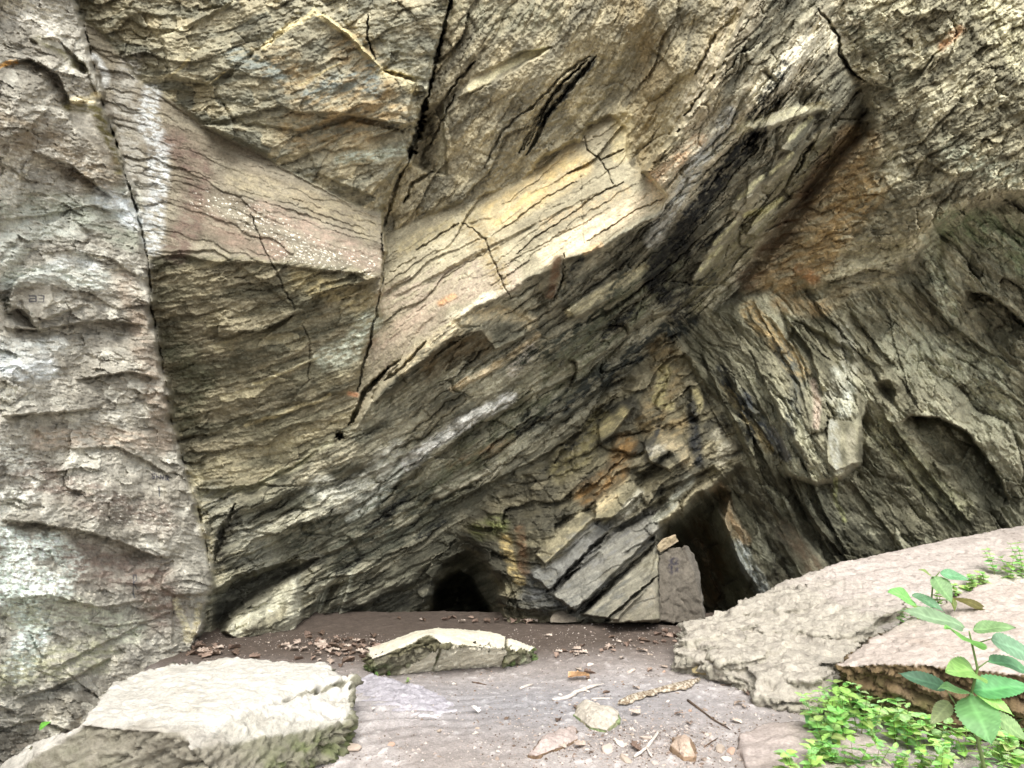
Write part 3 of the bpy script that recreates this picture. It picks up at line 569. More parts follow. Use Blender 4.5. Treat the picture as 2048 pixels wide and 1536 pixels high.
stain_or_shade([(1519, 265), (1456, 332), (1390, 420), (1338, 508), (1310, 560)], 22, (26, 26, 25), 1.0, .45, 12, 9)
stain_or_shade([(1320, 500), (1300, 560), (1330, 600)], 16, (34, 34, 32), .9, .5, 12, 10)
for q in range(7):
    x = 1655 - q * 5; ledge([(x + 20, 40 + q * 13), (x - 30, 100 + q * 16), (x - 78, 160 + q * 14)], .03, .045, 8, 12)
stain_or_shade([(1570, 130), (1540, 180), (1500, 240), (1560, 200)], 12, BLK, .7, .9, 8)
crack([(1580, 180), (1530, 235), (1490, 290)], 4, .14); crack([(1640, 260), (1610, 310), (1590, 350)], 3, .12); crack([(1450, 120), (1410, 180), (1370, 230)], 3, .1); crack([(1430, 70), (1390, 150)], 2.5, .08)
facet([(1487, 252), (1573, 215), (1644, 205), (1650, 218), (1600, 235), (1510, 262)], .05, 0, .30, 1, .7)
stain_or_shade([(1480, 258), (1573, 226), (1650, 208)], 12, (196, 188, 156), .65, .6, 10)
ledge([(1650, 222), (1600, 240), (1510, 266), (1470, 300)], .01, .09, 20, 30)
facet([(1625, 275), (1640, 258), (1676, 252), (1660, 275), (1630, 300)], .08, 0, .2, 1, .6)
stain_or_shade([(1632, 272), (1668, 258)], 8, (190, 182, 156), .6, .5)
facet([(1500, 330), (1560, 300), (1540, 350), (1490, 410)], .08, .1, .1)
stain_or_shade([(1490, 430), (1530, 420), (1560, 400)], 6, (176, 170, 120), .7, .3)
hollow([(1726, 235), (1742, 275), (1660, 360), (1600, 440), (1540, 520), (1470, 590), (1475, 560), (1540, 460), (1620, 350), (1690, 270)], .012, .35, .6)
stain_or_shade([(1700, 280), (1620, 390), (1540, 500), (1500, 560)], 30, (104, 80, 56), .7, .3, 30)  # shade of the groove painted in brown
stain_or_shade([(1720, 290), (1660, 430), (1600, 540), (1560, 560)], 48, (150, 126, 88), .6, .6, 22, 16)
stain_or_shade([(1640, 520), (1680, 440), (1740, 380)], 40, (172, 144, 98), .55, .7, 12, 17)
stain_or_shade([(1600, 540), (1630, 560)], 14, (164, 122, 80), .6, .6)
# upper right blocks
ledge([(1925, 60), (1866, 117), (1827, 172), (1804, 187)], .02, .08, 30, 50, keep=True)
stain_or_shade([(1920, 62), (1890, 90)], 12, (184, 138, 98), .7, .4)
stain_or_shade([(1880, 110), (1850, 150)], 10, (160, 150, 124), .7, .4)
ledge([(1679, 90), (1702, 141), (1733, 166), (1790, 180)], .01, .1, 20, 40)
stain_or_shade([(1700, 40), (1760, 80), (1800, 150)], 40, (96, 94, 76), .5, .7, 14)
stain_or_shade([(1960, 10), (2020, 60), (2040, 130)], 26, (190, 182, 150), .6, 1, 8)
stain_or_shade([(1800, 10), (1850, 20)], 14, (196, 188, 158), .6, .8, 8)
ledge([(2060, 388), (1995, 400), (1940, 410), (1909, 422), (1854, 469), (1835, 512), (1800, 555)], .03, .20, 30, 60, .8)
ledge([(1790, 330), (1850, 320), (1900, 350), (1960, 340)], .03, .03, 20, 30)
stain_or_shade([(1900, 300), (1960, 330), (2030, 350)], 30, (150, 150, 130), .5, .8, 12)
# folded wall
stain_or_shade([(1900, 450), (2000, 460), (2048, 520)], 40, (126, 134, 104), .6, .6, 26)
stain_or_shade([(1860, 480), (1880, 560), (1900, 620)], 20, (178, 178, 154), .6, .8, 10)
stain_or_shade([(1800, 700), (1880, 720), (1960, 740), (2000, 820)], 54, (168, 166, 142), .55, .7, 18, 18)
stain_or_shade([(1760, 860), (1850, 960), (1920, 1020)], 30, (166, 162, 130), .5, .8, 12)
ledge([(2018, 1010), (2003, 960), (1972, 913), (1933, 862), (1878, 835), (1823, 831), (1790, 850)], .12, .55, 40, 24)
ledge([(2060, 660), (2042, 640), (2010, 612), (1979, 589), (1930, 580)], .08, .34, 26, 26)
hollow([(1745, 765), (1775, 758), (1792, 780), (1788, 810), (1765, 800), (1750, 790)], .02, .3)
ledge([(1788, 812), (1792, 780), (1778, 760), (1748, 762)], .04, .02, 12, 10)
facet([(1590, 640), (1700, 700), (1720, 800), (1720, 925), (1683, 956), (1632, 968), (1573, 948), (1560, 860), (1545, 760)], .20, .0, .22, 5)
facet([(1655, 839), (1718, 847), (1720, 925), (1671, 942), (1653, 925)], .05, -.1, 0, 1, .8)
stain_or_shade([(1665, 845), (1668, 900), (1675, 935)], 11, (142, 140, 130), .6, .7, 12)
stain_or_shade([(1700, 870), (1705, 930)], 12, (130, 124, 106), .6, .6)
stain_or_shade([(1624, 761), (1634, 800), (1632, 850)], 8, (176, 156, 140), .85, .1)
ledge([(1735, 800), (1722, 850), (1724, 925), (1683, 960), (1632, 972), (1573, 950)], .06, .50, 24, 50)
stain_or_shade([(1680, 740), (1700, 780), (1690, 820)], 16, (176, 176, 164), .6, .6)
stain_or_shade([(1487, 792), (1542, 882), (1569, 909)], 15, (64, 66, 68), .75, .5)
stain_or_shade([(1545, 860), (1575, 915)], 9, (136, 134, 134), .7, .4)
stain_or_shade([(1450, 770), (1500, 850), (1540, 900)], 10, (170, 150, 104), .6, .5)
stain_or_shade([(1500, 620), (1560, 690), (1600, 740)], 22, (184, 158, 112), .6, .7, 14)
stain_or_shade([(1560, 610), (1640, 620), (1680, 590)], 20, (156, 134, 98), .6, .5)
stain_or_shade([(1660, 560), (1700, 640), (1740, 700)], 24, (104, 98, 76), .5, .6)
ledge([(1500, 590), (1560, 700), (1600, 770), (1620, 850)], .05, .05, 20, 20)
ledge([(1430, 700), (1480, 790), (1560, 920), (1640, 1080), (1720, 1180)], .05, .08, 20, 24)
ledge([(1570, 960), (1640, 1060), (1730, 1160), (1760, 1220)], .08, .12, 26, 26)
ledge([(1700, 960), (1760, 1040), (1830, 1130)], .05, .06, 18, 20)
facet([(1545, 1060), (1580, 1040), (1660, 1130), (1700, 1200), (1650, 1230)], .08, .1, 0, 1, .8)
stain_or_shade([(1570, 1060), (1640, 1150), (1680, 1200)], 20, (110, 90, 70), .6, .3)
stain_or_shade([(1475, 1090), (1500, 1140), (1540, 1200)], 16, (166, 168, 164), .75, .6, 10)
stain_or_shade([(1440, 980), (1470, 1060), (1490, 1080)], 16, (176, 150, 116), .6, .5)
stain_or_shade([(1670, 960), (1672, 1000), (1690, 1040)], 6, (176, 176, 120), .7, .5)
hollow([(1318, 1075), (1345, 1050), (1395, 1010), (1440, 972), (1462, 985), (1450, 1040), (1480, 1120), (1530, 1200), (1530, 1300), (1318, 1300)], .045, 2.2, .8)
facet([(1400, 1020), (1440, 990), (1465, 1080), (1490, 1140), (1530, 1240), (1400, 1240)], .16, .10, 0, 5)
ledge([(1442, 965), (1395, 1004), (1345, 1046), (1318, 1075)], .02, .1, 26, 30)
stain_or_shade([(1380, 960), (1340, 1010), (1300, 1060)], 12, (166, 164, 150), .5, .6)
stain_or_shade([(1400, 1060), (1430, 1130), (1420, 1190)], 30, (120, 92, 60), .6, .3)
for q, (x, y) in enumerate([(1360, 1060), (1390, 1110), (1430, 1050), (1450, 1110), (1410, 1180), (1470, 1190), (1440, 1230)]):
    facet([(x - 26, y - 18), (x + 6, y - 34), (x + 30, y + 10), (x + 18, y + 40), (x - 20, y + 24)], .12 + .03 * (q % 3), .2 * (-1) ** q, .12, 1, .5)
# shattered centre
stain_or_shade([(1320, 700), (1340, 760), (1300, 850), (1360, 850)], 30, (138, 120, 86), .6, .7, 20, 24)
stain_or_shade([(1328, 740), (1318, 800), (1340, 810)], 13, YEL, .8, .6, 9)
stain_or_shade([(1200, 840), (1170, 900), (1120, 940)], 26, (124, 114, 78), .5, .7, 16)
stain_or_shade([(1250, 890), (1230, 950), (1170, 990)], 24, (130, 98, 54), .6, .5)
facet([(1195, 850), (1240, 805), (1270, 812), (1225, 870), (1200, 890)], .20, .1, .15, 1, .9)
stain_or_shade([(1205, 865), (1245, 820)], 14, (160, 146, 104), .6, .5, 12)
facet([(1285, 885), (1310, 855), (1365, 870), (1380, 915), (1340, 940), (1300, 925)], .20, 0, .25, 1, .7)
stain_or_shade([(1300, 905), (1325, 895)], 10, (176, 168, 152), .6, .6, 10)
stain_or_shade([(1330, 880), (1365, 900), (1375, 925)], 16, (158, 142, 112), .6, .6, 12)
stain_or_shade([(1384, 815), (1392, 870), (1395, 920)], 15, (46, 46, 46), .85, .2)
stain_or_shade([(1296, 920), (1305, 880), (1320, 840)], 6, (58, 56, 52), .8, .4)
facet([(1380, 770), (1398, 765), (1412, 810), (1398, 842), (1380, 825)], .12, 0, 0, 3)
stain_or_shade([(1392, 780), (1400, 820)], 10, (156, 144, 104), .6, .6)
stain_or_shade([(1435, 870), (1450, 900), (1440, 920)], 14, (170, 162, 142), .7, .6)
facet([(1190, 1000), (1260, 950), (1285, 985), (1230, 1035), (1190, 1040)], .20, 0, .2, 1, .6)
stain_or_shade([(1195, 1020), (1225, 990)], 12, (172, 154, 118), .6, .6, 10); stain_or_shade([(1225, 1050), (1280, 990)], 12, (170, 164, 148), .7, .4)
for a_, b_ in (((1270, 950), (1340, 900)), ((1300, 985), (1430, 930)), ((1220, 1060), (1330, 990)), ((1240, 1110), (1330, 1050)), ((1100, 1120), (1180, 1060)), ((1170, 1210), (1300, 1120)), ((1120, 1160), (1200, 1100))):
    ledge([b_, ((a_[0] + b_[0]) / 2, (a_[1] + b_[1]) / 2 + 5), a_], .08, .20, 18, 22)
stain_or_shade([(1150, 1120), (1220, 1100), (1280, 1070)], 50, (108, 106, 106), .65, .4, 26)
stain_or_shade([(1080, 1180), (1160, 1200), (1280, 1180)], 50, (92, 92, 92), .7, .4, 26)
crack([(1185, 1230), (1240, 1180), (1300, 1150), (1312, 1100)], 4, .18); crack([(1090, 1130), (1200, 1040)], 3, .12)
stain_or_shade([(1010, 1080), (1020, 1120), (1035, 1160)], 14, (170, 148, 98), .6, .7, 12); stain_or_shade([(1040, 1060), (1050, 1140)], 12, (120, 92, 66), .6, .5); stain_or_shade([(960, 1060), (1000, 1050)], 22, (110, 112, 66), .6, .6)
facet([(1260, 1100), (1312, 1075), (1322, 1240), (1200, 1250), (1170, 1235)], .12, .1, .1, 1, .7)
for q, (P, o) in enumerate((([(1060, 1150), (1180, 1040), (1215, 1062), (1100, 1180)], .10), ([(1105, 1190), (1225, 1068), (1300, 1030), (1318, 1060), (1150, 1222)], .16), ([(1165, 1230), (1320, 1085), (1318, 1150), (1235, 1240)], .22), ([(1215, 1246), (1318, 1150), (1322, 1246)], .28), ([(1070, 1110), (1160, 1020), (1190, 1035), (1090, 1130)], .07))):
    facet(P, o, .08, .18, 1, .75); stain_or_shade(P, 12, [(112, 110, 106), (124, 120, 112), (132, 126, 112), (120, 112, 98), (140, 130, 104)][q], .7, .5, 18, 130 + q, closed=True)
for P in ([(1095, 1185), (1215, 1066)], [(1160, 1228), (1316, 1082)], [(1210, 1244), (1316, 1152)]): crack(P, 3, .16)
# hanging ribs, streaks and painted shade of the right wall
for q, (P, h) in enumerate((([(1500, 700), (1540, 790), (1600, 900), (1640, 1010), (1700, 1120)], .10), ([(1450, 740), (1490, 840), (1550, 960), (1600, 1080)], .08), ([(1760, 820), (1820, 900), (1900, 1000), (1950, 1060)], .10), ([(1400, 700), (1440, 790), (1490, 880)], .08), ([(1560, 620), (1620, 700), (1650, 800)], .08), ([(1820, 560), (1900, 650), (2000, 720)], .08), ([(1700, 620), (1760, 700), (1800, 740)], .07))):
    ledge(P, h, h * 1.3, 26, 24); ledge([(x - 26, y + 10) for x, y in P], h * .4, h * .6, 12, 12)
stain_or_shade([(1440, 740), (1480, 800), (1500, 880)], 16, (60, 60, 56), .7, .6, 12, 140); stain_or_shade([(1650, 1000), (1750, 1120), (1800, 1180)], 40, (72, 70, 58), .5, .6, 18, 141)
stain_or_shade([(1480, 960), (1560, 1060), (1560, 1180)], 26, (70, 66, 54), .55, .6, 18, 142); stain_or_shade([(1760, 900), (1740, 1000)], 30, (96, 94, 76), .5, .5, 18, 143)  # second one paints the recess beside the nose darker
stain_or_shade([(1560, 700), (1600, 760), (1580, 860)], 18, (92, 92, 84), .6, .6, 12, 144); stain_or_shade([(1850, 860), (1930, 920), (1980, 1010)], 22, (84, 82, 66), .6, .4, 18, 145)  # second one paints the slot's shadow under the projecting edge
stain_or_shade([(1690, 660), (1700, 740), (1660, 790)], 18, (156, 152, 136), .6, .7, 10, 146)
# cave mouth
hollow([(838, 1260), (846, 1205), (866, 1152), (892, 1118), (930, 1100), (962, 1105), (985, 1140), (1000, 1190), (1018, 1260)], .035, 2.2, .9)
hollow([(852, 1262), (858, 1210), (872, 1168), (896, 1146), (918, 1138), (944, 1154), (964, 1188), (988, 1222), (1000, 1262)], .14, 3.0, .8)
for o in range(4): ledge([(955 + o * 14, 1120 + o * 6), (975 + o * 15, 1165), (990 + o * 16, 1220), (1002 + o * 17, 1260)], .02, .05, 6, 10, .6)

for q, (x, y) in enumerate([(852, 1180), (868, 1140), (895, 1112), (930, 1098), (965, 1110), (988, 1150), (1000, 1200)]):
    a = 18; facet([(x - a, y + 6), (x - 4, y - a * .7), (x + a, y - 8), (x + a * .7, y + 12), (x - 6, y + 16)], .10, .1 * (-1) ** q, .15, 0, .5)

# writing left on the rock
def write(strokes, wd, col, amt=.85):
    for P in strokes:
        b = box(P, wd * 3); d, s, a = pdist(XX[b], YY[b], P); k = (amt * (1 - sstep(wd * .5, wd * 1.2, d)))[..., None]
        C[b] = C[b] * (1 - k) + srgb(col) * k
INK = (52, 52, 72)
write([[(58, 592), (72, 592), (72, 603), (58, 603), (60, 597), (72, 597)], [(77, 591), (88, 592), (87, 604), (77, 604)], [(79, 598), (87, 598)]], 1.3, INK)
write([[(310, 947), (304, 948), (305, 952), (309, 953), (308, 957), (303, 956)], [(313, 949), (313, 958)], [(313, 953), (318, 954)], [(320, 958), (321, 950), (326, 959), (327, 951)], [(331, 951), (330, 959)], [(334, 952), (333, 960)], [(334, 952), (338, 955), (334, 957), (338, 961)]], 1.3, INK)
write([[(266, 1190), (267, 1150), (272, 1150), (273, 1160), (267, 1166), (273, 1176)], [(266, 1182), (269, 1196)], [(318, 975), (319, 992)]], 1.4, (70, 74, 84))

# vertical grain and mesh
P3 = ray(XX, YY, D)
root = empty('rock_cliff', (0, 5.5, 0))
tag(root, 'towering cliff of tilted tan and grey rock layers overhanging a dark little cave', 'cliff', kind='structure')
LF = LAB[:-1, :-1]
idx = np.arange(XX.size).reshape(SH)
quads = np.stack([idx[:-1, :-1], idx[1:, :-1], idx[1:, 1:], idx[:-1, 1:]], -1)
flatV = P3.reshape(-1, 3); flatC = C.reshape(-1, 3); lum = flatC @ np.array([.3, .6, .1]); flatC = np.clip((lum[:, None] + (flatC - lum[:, None]) * .87) * (.985, 1.01, .945), .004, .85)
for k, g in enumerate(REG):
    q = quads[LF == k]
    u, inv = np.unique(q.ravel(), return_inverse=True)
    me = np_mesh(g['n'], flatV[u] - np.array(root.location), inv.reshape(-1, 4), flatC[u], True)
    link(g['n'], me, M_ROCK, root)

# ------------------------------------------------------------------ the ground: one sheet
def gheight(x, y):
    z = .03 * fbm2(x / 1.3, y / 1.3, 4, 501) + .010 * fbm2(x / .16, y / .16, 4, 503)
    z = z - .13 * sstep(5.0, 6.2, y)
    z = z + .05 * np.exp(-((x - .75) / 1.3) ** 2 - ((y - 5.75) / .35) ** 2)
    z = z - .05 * np.exp(-((x + .6) / 1.0) ** 2 - ((y - 5.3) / .45) ** 2)
    z = z - 2.4 * sstep(6.45, 7.6, y) * sstep(30, 12, y)
    rip = np.exp(-((x + .72) / .5) ** 2 - ((y - 3.95) / .32) ** 2)
    z = z + rip * (.03 + .012 * np.sin((y * 5 - x * 1.2 + .3 * pn2(x * 3, y * 3, 4)) * 13))
    return z
gx = axis(-3.6, 3.6, .011, -60, 60, 1.22); gy = axis(2.9, 7.2, .011, -60, 60, 1.22)
GXX, GYY = np.meshgrid(gx, gy); near = np.exp(-np.clip(np.hypot(np.maximum(np.abs(GXX) - 3.6, 0), np.maximum(np.maximum(2.9 - GYY, GYY - 7.2), 0)), 0, 20) / 3)
GZ = gheight(GXX, GYY)
n1 = fbm2(GXX / .5, GYY / .5, 5, 511); n2 = fbm2(GXX / .06, GYY / .06, 4, 513); n3 = fbm2(GXX / .02, GYY / .02, 3, 515)
peb = sstep(.30, .42, n2 + .3 * n1) * near; GZ = GZ + near * (.006 * peb + .004 * n3)
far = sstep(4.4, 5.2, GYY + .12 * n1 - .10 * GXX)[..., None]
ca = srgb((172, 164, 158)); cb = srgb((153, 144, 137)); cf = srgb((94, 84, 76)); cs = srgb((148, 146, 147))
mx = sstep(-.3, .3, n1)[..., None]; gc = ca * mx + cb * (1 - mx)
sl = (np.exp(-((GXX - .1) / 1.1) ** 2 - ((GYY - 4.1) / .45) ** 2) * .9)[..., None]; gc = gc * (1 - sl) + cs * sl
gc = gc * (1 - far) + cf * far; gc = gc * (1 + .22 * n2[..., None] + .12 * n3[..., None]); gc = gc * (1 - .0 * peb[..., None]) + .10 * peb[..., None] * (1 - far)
ii = np.arange(GXX.size).reshape(GXX.shape)
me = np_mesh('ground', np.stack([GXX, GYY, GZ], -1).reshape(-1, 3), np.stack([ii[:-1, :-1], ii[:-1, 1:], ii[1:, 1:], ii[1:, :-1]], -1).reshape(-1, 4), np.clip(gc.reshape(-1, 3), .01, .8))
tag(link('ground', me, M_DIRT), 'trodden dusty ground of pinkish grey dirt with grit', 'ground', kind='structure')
def gz(x, y): return float(gheight(np.array([x]), np.array([y]))[0])

# ------------------------------------------------------------------ loose rock
def hull_points(pts):
    """pts: (px, py, Y) photo pixel and distance, or ('w', x, y, z) world"""
    r = []
    for p in pts: r.append(tuple(p[1:]) if p[0] == 'w' else tuple(ray(p[0], p[1], p[2])))
    return r
def rock_mesh(hulls, vox, amp, seed, colf, bed=(0, -.25, 1), lam=.05, step=.02, lump=.4, lumpf=5, smooth_it=1, flake=None):
    bm = bmesh.new()
    for H in hulls:
        vs = [bm.verts.new(p) for p in H]; r = bmesh.ops.convex_hull(bm, input=vs)
        bmesh.ops.delete(bm, geom=[q for q in set(r['geom_interior'] + r['geom_unused']) if isinstance(q, bmesh.types.BMVert)], context='VERTS')
    me = bpy.data.meshes.new('t'); bm.to_mesh(me); bm.free()
    o = bpy.data.objects.new('t', me); sc.collection.objects.link(o)
    m = o.modifiers.new('r', 'REMESH'); m.mode = 'VOXEL'; m.voxel_size = vox
    if smooth_it: s_ = o.modifiers.new('s', 'SMOOTH'); s_.iterations = smooth_it; s_.factor = .5
    dg = bpy.context.evaluated_depsgraph_get(); ev = o.evaluated_get(dg); m2 = bpy.data.meshes.new_from_object(ev)
    bpy.data.objects.remove(o)
    n = len(m2.vertices); V = np.empty(n * 3, np.float32); m2.vertices.foreach_get('co', V); V = V.reshape(-1, 3).astype(float)
    Nn = np.empty(n * 3, np.float32); m2.vertices.foreach_get('normal', Nn); Nn = Nn.reshape(-1, 3).astype(float)
    b = np.array(bed, float); b /= np.linalg.norm(b); s = V @ b
    side = sstep(.12, .6, 1 - np.abs(Nn @ b))                    # layers show on the broken sides
    t = fbm3(V, 4.0, 2, seed + 4) * 3; d = amp * (lump * 2 * fbm3(V, lumpf, 4, seed + 1) + .55 * fbm3(V, 20, 4, seed + 2, .6)); hr = 0
    for q, (lm, wt) in enumerate(((1.5, 1.0), (.5, .55), (.2, .3))):
        wv = s / (lam * lm) + (1.6 * fbm3(V, 1.6, 3, seed + q) + .4 * fbm3(V, 16, 2, seed + 6 + q)) * (1 if q else .7); row = np.floor(wv); fs = wv - row
        on = .4 + .6 * sstep(-.2, .3, fbm3(V, 3.5 / lm ** .5, 2, seed + 20 + q)); h = h1(row, np.floor(t * (2 + 2 * q) + 7 * h1(row, seed=3)), seed=seed + q)
        d = d + side * on * step * wt * ((h - .5) * 1.8 + (fs - .5) * .6 - .9 * np.exp(-(np.minimum(fs, 1 - fs) / .09) ** 2)); hr = hr + (h - .5) * wt
    hr = hr * .6 + .5
    # shallow flake scars on the flatter faces
    f3 = fbm3(V, 3.0, 3, seed + 30) * 4; d = d + (1 - side) * amp * .35 * (np.floor(f3) - f3 + sstep(0, .25, f3 - np.floor(f3)))
    if flake:
        for q, (lm, ln, am) in enumerate(((.10, .22, 1), (.04, .09, .5), (.016, .035, .22))):
            r, f_, j_, rc, tl = bricks(V[:, 1] + .35 * V[:, 0] + .5 * V[:, 2] + .02 * fbm3(V, 12, 3, 70), V[:, 0] - .3 * V[:, 1] + .03 * fbm3(V, 9, 3, 71), lm, ln, 800 + 10 * q + seed, .8)
            d = d + flake(V) * am * ((r - .5) * 1.2 + tl * 1.1 - .35 * j_)
    V2 = V + Nn * d[:, None]
    col = colf(V, Nn, side, seed, hr)
    m2.vertices.foreach_set('co', V2.astype(np.float32).ravel())
    a = m2.attributes.new('Col', 'FLOAT_COLOR', 'POINT'); a.data.foreach_set('color', np.c_[np.clip(col, .01, .85), np.ones(n)].astype(np.float32).ravel())
    m2.polygons.foreach_set('use_smooth', np.ones(len(m2.polygons), bool)); m2.update(); return m2
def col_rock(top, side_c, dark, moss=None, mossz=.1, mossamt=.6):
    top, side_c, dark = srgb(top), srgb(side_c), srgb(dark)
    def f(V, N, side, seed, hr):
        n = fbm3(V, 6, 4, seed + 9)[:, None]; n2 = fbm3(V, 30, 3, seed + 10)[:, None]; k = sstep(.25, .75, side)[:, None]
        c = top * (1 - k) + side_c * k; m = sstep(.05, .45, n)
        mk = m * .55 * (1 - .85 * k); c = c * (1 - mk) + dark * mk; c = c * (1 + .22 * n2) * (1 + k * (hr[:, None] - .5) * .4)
        if moss is not None:
            q = (sstep(mossz + .10, mossz - .06, V[:, 2] + .12 * n[:, 0]) * k[:, 0] * mossamt * sstep(-.2, .2, fbm3(V, 14, 3, seed + 12)))[:, None]
            c = c * (1 - q) + srgb(moss) * q
        return c
    return f
def rock(name, label, cat, hulls, vox, amp, seed, colf, group=None, **kw):
    me = rock_mesh(hulls, vox, amp, seed, colf, **kw)
    V = np.empty(len(me.vertices) * 3, np.float32); me.vertices.foreach_get('co', V); V = V.reshape(-1, 3)
    c = (V.min(0) + V.max(0)) / 2; c[2] = V[:, 2].min(); me.transform(Matrix.Translation([-float(q) for q in c]))
    o = link(name, me, M_BOULDER); o.location = [float(q) for q in c]; return tag(o, label, cat, group)

def front_shade(f):
    # shade painted in grey on the front, below the pale top
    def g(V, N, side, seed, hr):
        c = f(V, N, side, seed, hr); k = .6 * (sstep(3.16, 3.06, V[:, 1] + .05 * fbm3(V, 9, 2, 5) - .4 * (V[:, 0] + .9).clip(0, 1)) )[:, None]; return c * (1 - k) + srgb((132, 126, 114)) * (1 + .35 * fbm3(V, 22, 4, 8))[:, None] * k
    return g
LB = hull_points([(225, 1365, 3.7), (300, 1338, 3.9), (450, 1316, 4.05), (560, 1326, 4.05), (655, 1327, 4.0), (650, 1347, 3.75), (160, 1448, 3.12), (280, 1460, 3.06), (372, 1466, 3.05), (480, 1422, 3.25), (560, 1378, 3.5), (690, 1360, 3.75)])
LBr = hull_points([(372, 1466, 3.05), (480, 1422, 3.25), (560, 1378, 3.5), (650, 1347, 3.75), (703, 1358, 3.8), (704, 1425, 3.55), (690, 1450, 3.45), (600, 1515, 3.22), (450, 1570, 2.98), (380, 1500, 2.98), (500, 1340, 3.9)])
LBb = hull_points([(60, 1482, 3.22), (160, 1452, 3.13), (372, 1468, 3.06), (10, 1524, 3.16), (-60, 1600, 3.05), (300, 1620, 3.0), (460, 1580, 3.0)])
rock('boulder', 'large low boulder with white top and mossy layered right end, left foreground', 'boulder',
     [LB + [(p[0], p[1], -.25) for p in LB], LBr + [(p[0] - .03, p[1] + .06, -.2) for p in LBr], LBb + [(p[0], p[1], -.3) for p in LBb]], .010, .022, 11, front_shade(col_rock((192, 188, 178), (118, 115, 98), (158, 152, 138), (88, 96, 56), .12, .8)), bed=(-.40, -.12, 1), lam=.05, step=.040, lumpf=3, flake=lambda V: .006 + .016 * sstep(-.9, -.75, V[:, 0]) * sstep(.26, .2, V[:, 2]))  # side colour is darkened too, standing in for shade below the top
def slabpts():
    return hull_points([(736, 1298, 4.62), (744, 1318, 4.42), (800, 1296, 4.42), (858, 1268, 4.45), (832, 1262, 4.75), (872, 1257, 4.85), (748, 1338, 4.60), (800, 1341, 4.66), (860, 1326, 4.78), (886, 1290, 4.42), (905, 1322, 4.72)])
rock('rock_slab', 'long wedge shaped layered slab lying alone on the dirt before the cave', 'rock',
     [slabpts() + [('w', -.75, 4.75, -.1)][:0] + [(-.83, 4.9, -.1), (-.82, 4.62, -.12), (-.50, 4.72, -.1)],
      hull_points([(858, 1268, 4.45), (886, 1290, 4.40), (960, 1294, 4.46), (1012, 1297, 4.55), (872, 1257, 4.85), (930, 1259, 4.95), (985, 1266, 4.95), (1012, 1274, 4.85), (850, 1330, 4.72), (950, 1318, 4.86)]) + [(-.45, 4.95, -.12), (-.04, 5.0, -.12), (-.10, 4.85, -.12), (-.5, 4.72, -.1)],
      hull_points([(1005, 1275, 4.85), (1040, 1282, 4.85), (1072, 1294, 4.82), (1060, 1303, 4.72), (1010, 1300, 4.6)]) + [(-.05, 4.95, -.12), (.16, 4.9, -.12), (-.05, 4.75, -.12)]],
     .0065, .012, 23, col_rock((206, 200, 180), (92, 88, 68), (170, 162, 138), (104, 132, 74), .02, .7), bed=(-.42, -.05, 1), lam=.040, step=.055)  # dark side colour carries the shade of the undercut front
r1 = hull_points([(1345, 1290, 4.75), (1430, 1240, 5.1), (1500, 1205, 5.2), (1560, 1165, 5.3), (1660, 1130, 5.4), (1750, 1115, 5.5), (1850, 1090, 5.6), (1950, 1068, 5.7), (2060, 1048, 5.8), (2350, 1010, 5.8), (1640, 1300, 4.5), (1800, 1262, 4.55), (1900, 1205, 4.8), (2350, 1150, 4.8), (1450, 1290, 4.65)])
r1b = hull_points([(1345, 1300, 4.6), (1400, 1270, 4.8), (1480, 1240, 4.9), (1500, 1345, 4.3), (1505, 1370, 4.2), (1600, 1400, 4.05), (1650, 1395, 4.0), (1700, 1290, 4.4), (1600, 1250, 4.7), (1420, 1325, 4.45)])
r1c = hull_points([(1505, 1365, 4.12), (1515, 1345, 4.2), (1560, 1330, 4.2), (1670, 1340, 4.1), (1680, 1395, 3.95), (1600, 1405, 3.95), (1508, 1398, 4.05)])
r1d = hull_points([(1500, 1225, 4.95), (1560, 1180, 5.1), (1700, 1150, 5.2), (1760, 1180, 5.0), (1640, 1230, 4.7), (1780, 1265, 4.5), (1700, 1285, 4.42), (1620, 1265, 4.6), (2000, 1100, 5.4), (2350, 1060, 5.4)])
dn = lambda H, z=-.2, dy=0: H + [(p[0], p[1] + dy, z) for p in H]
def plate(px, py, Y, r, th, seed):
    rn = random.Random(seed); c = Vector(W_(px, py, Y)); H = []
    for lv in (0, 1):
        for k in range(7):
            a = k * .9 + rn.uniform(-.3, .3); rr = r * rn.uniform(.7, 1.15) * (1 if lv else .86)
            H.append((c.x + rr * 1.35 * math.cos(a), c.y + rr * math.sin(a), c.z - 1.6 * th * (1 - lv) + .075 + .22 * rr * math.cos(a) + .10 * rr * math.sin(a)))
    return H
W_ = lambda px, py, Y: tuple(ray(px, py, Y))
plates = [plate(*q, seed=i * 3 + 1) for i, q in enumerate([(1420, 1275, 4.80, .16, .05), (1470, 1262, 4.85, .18, .05), (1440, 1300, 4.62, .15, .05), (1520, 1300, 4.60, .20, .05), (1480, 1330, 4.42, .13, .05), (1570, 1335, 4.38, .18, .05), (1550, 1365, 4.22, .12, .06), (1640, 1330, 4.36, .16, .06),
    (1560, 1225, 4.95, .22, .06), (1640, 1215, 4.98, .24, .07), (1600, 1262, 4.72, .2, .05), (1680, 1270, 4.62, .2, .06), (1730, 1235, 4.75, .2, .07), (1400, 1292, 4.66, .1, .04), (1620, 1372, 4.12, .12, .05), (1530, 1250, 4.85, .16, .05)])]
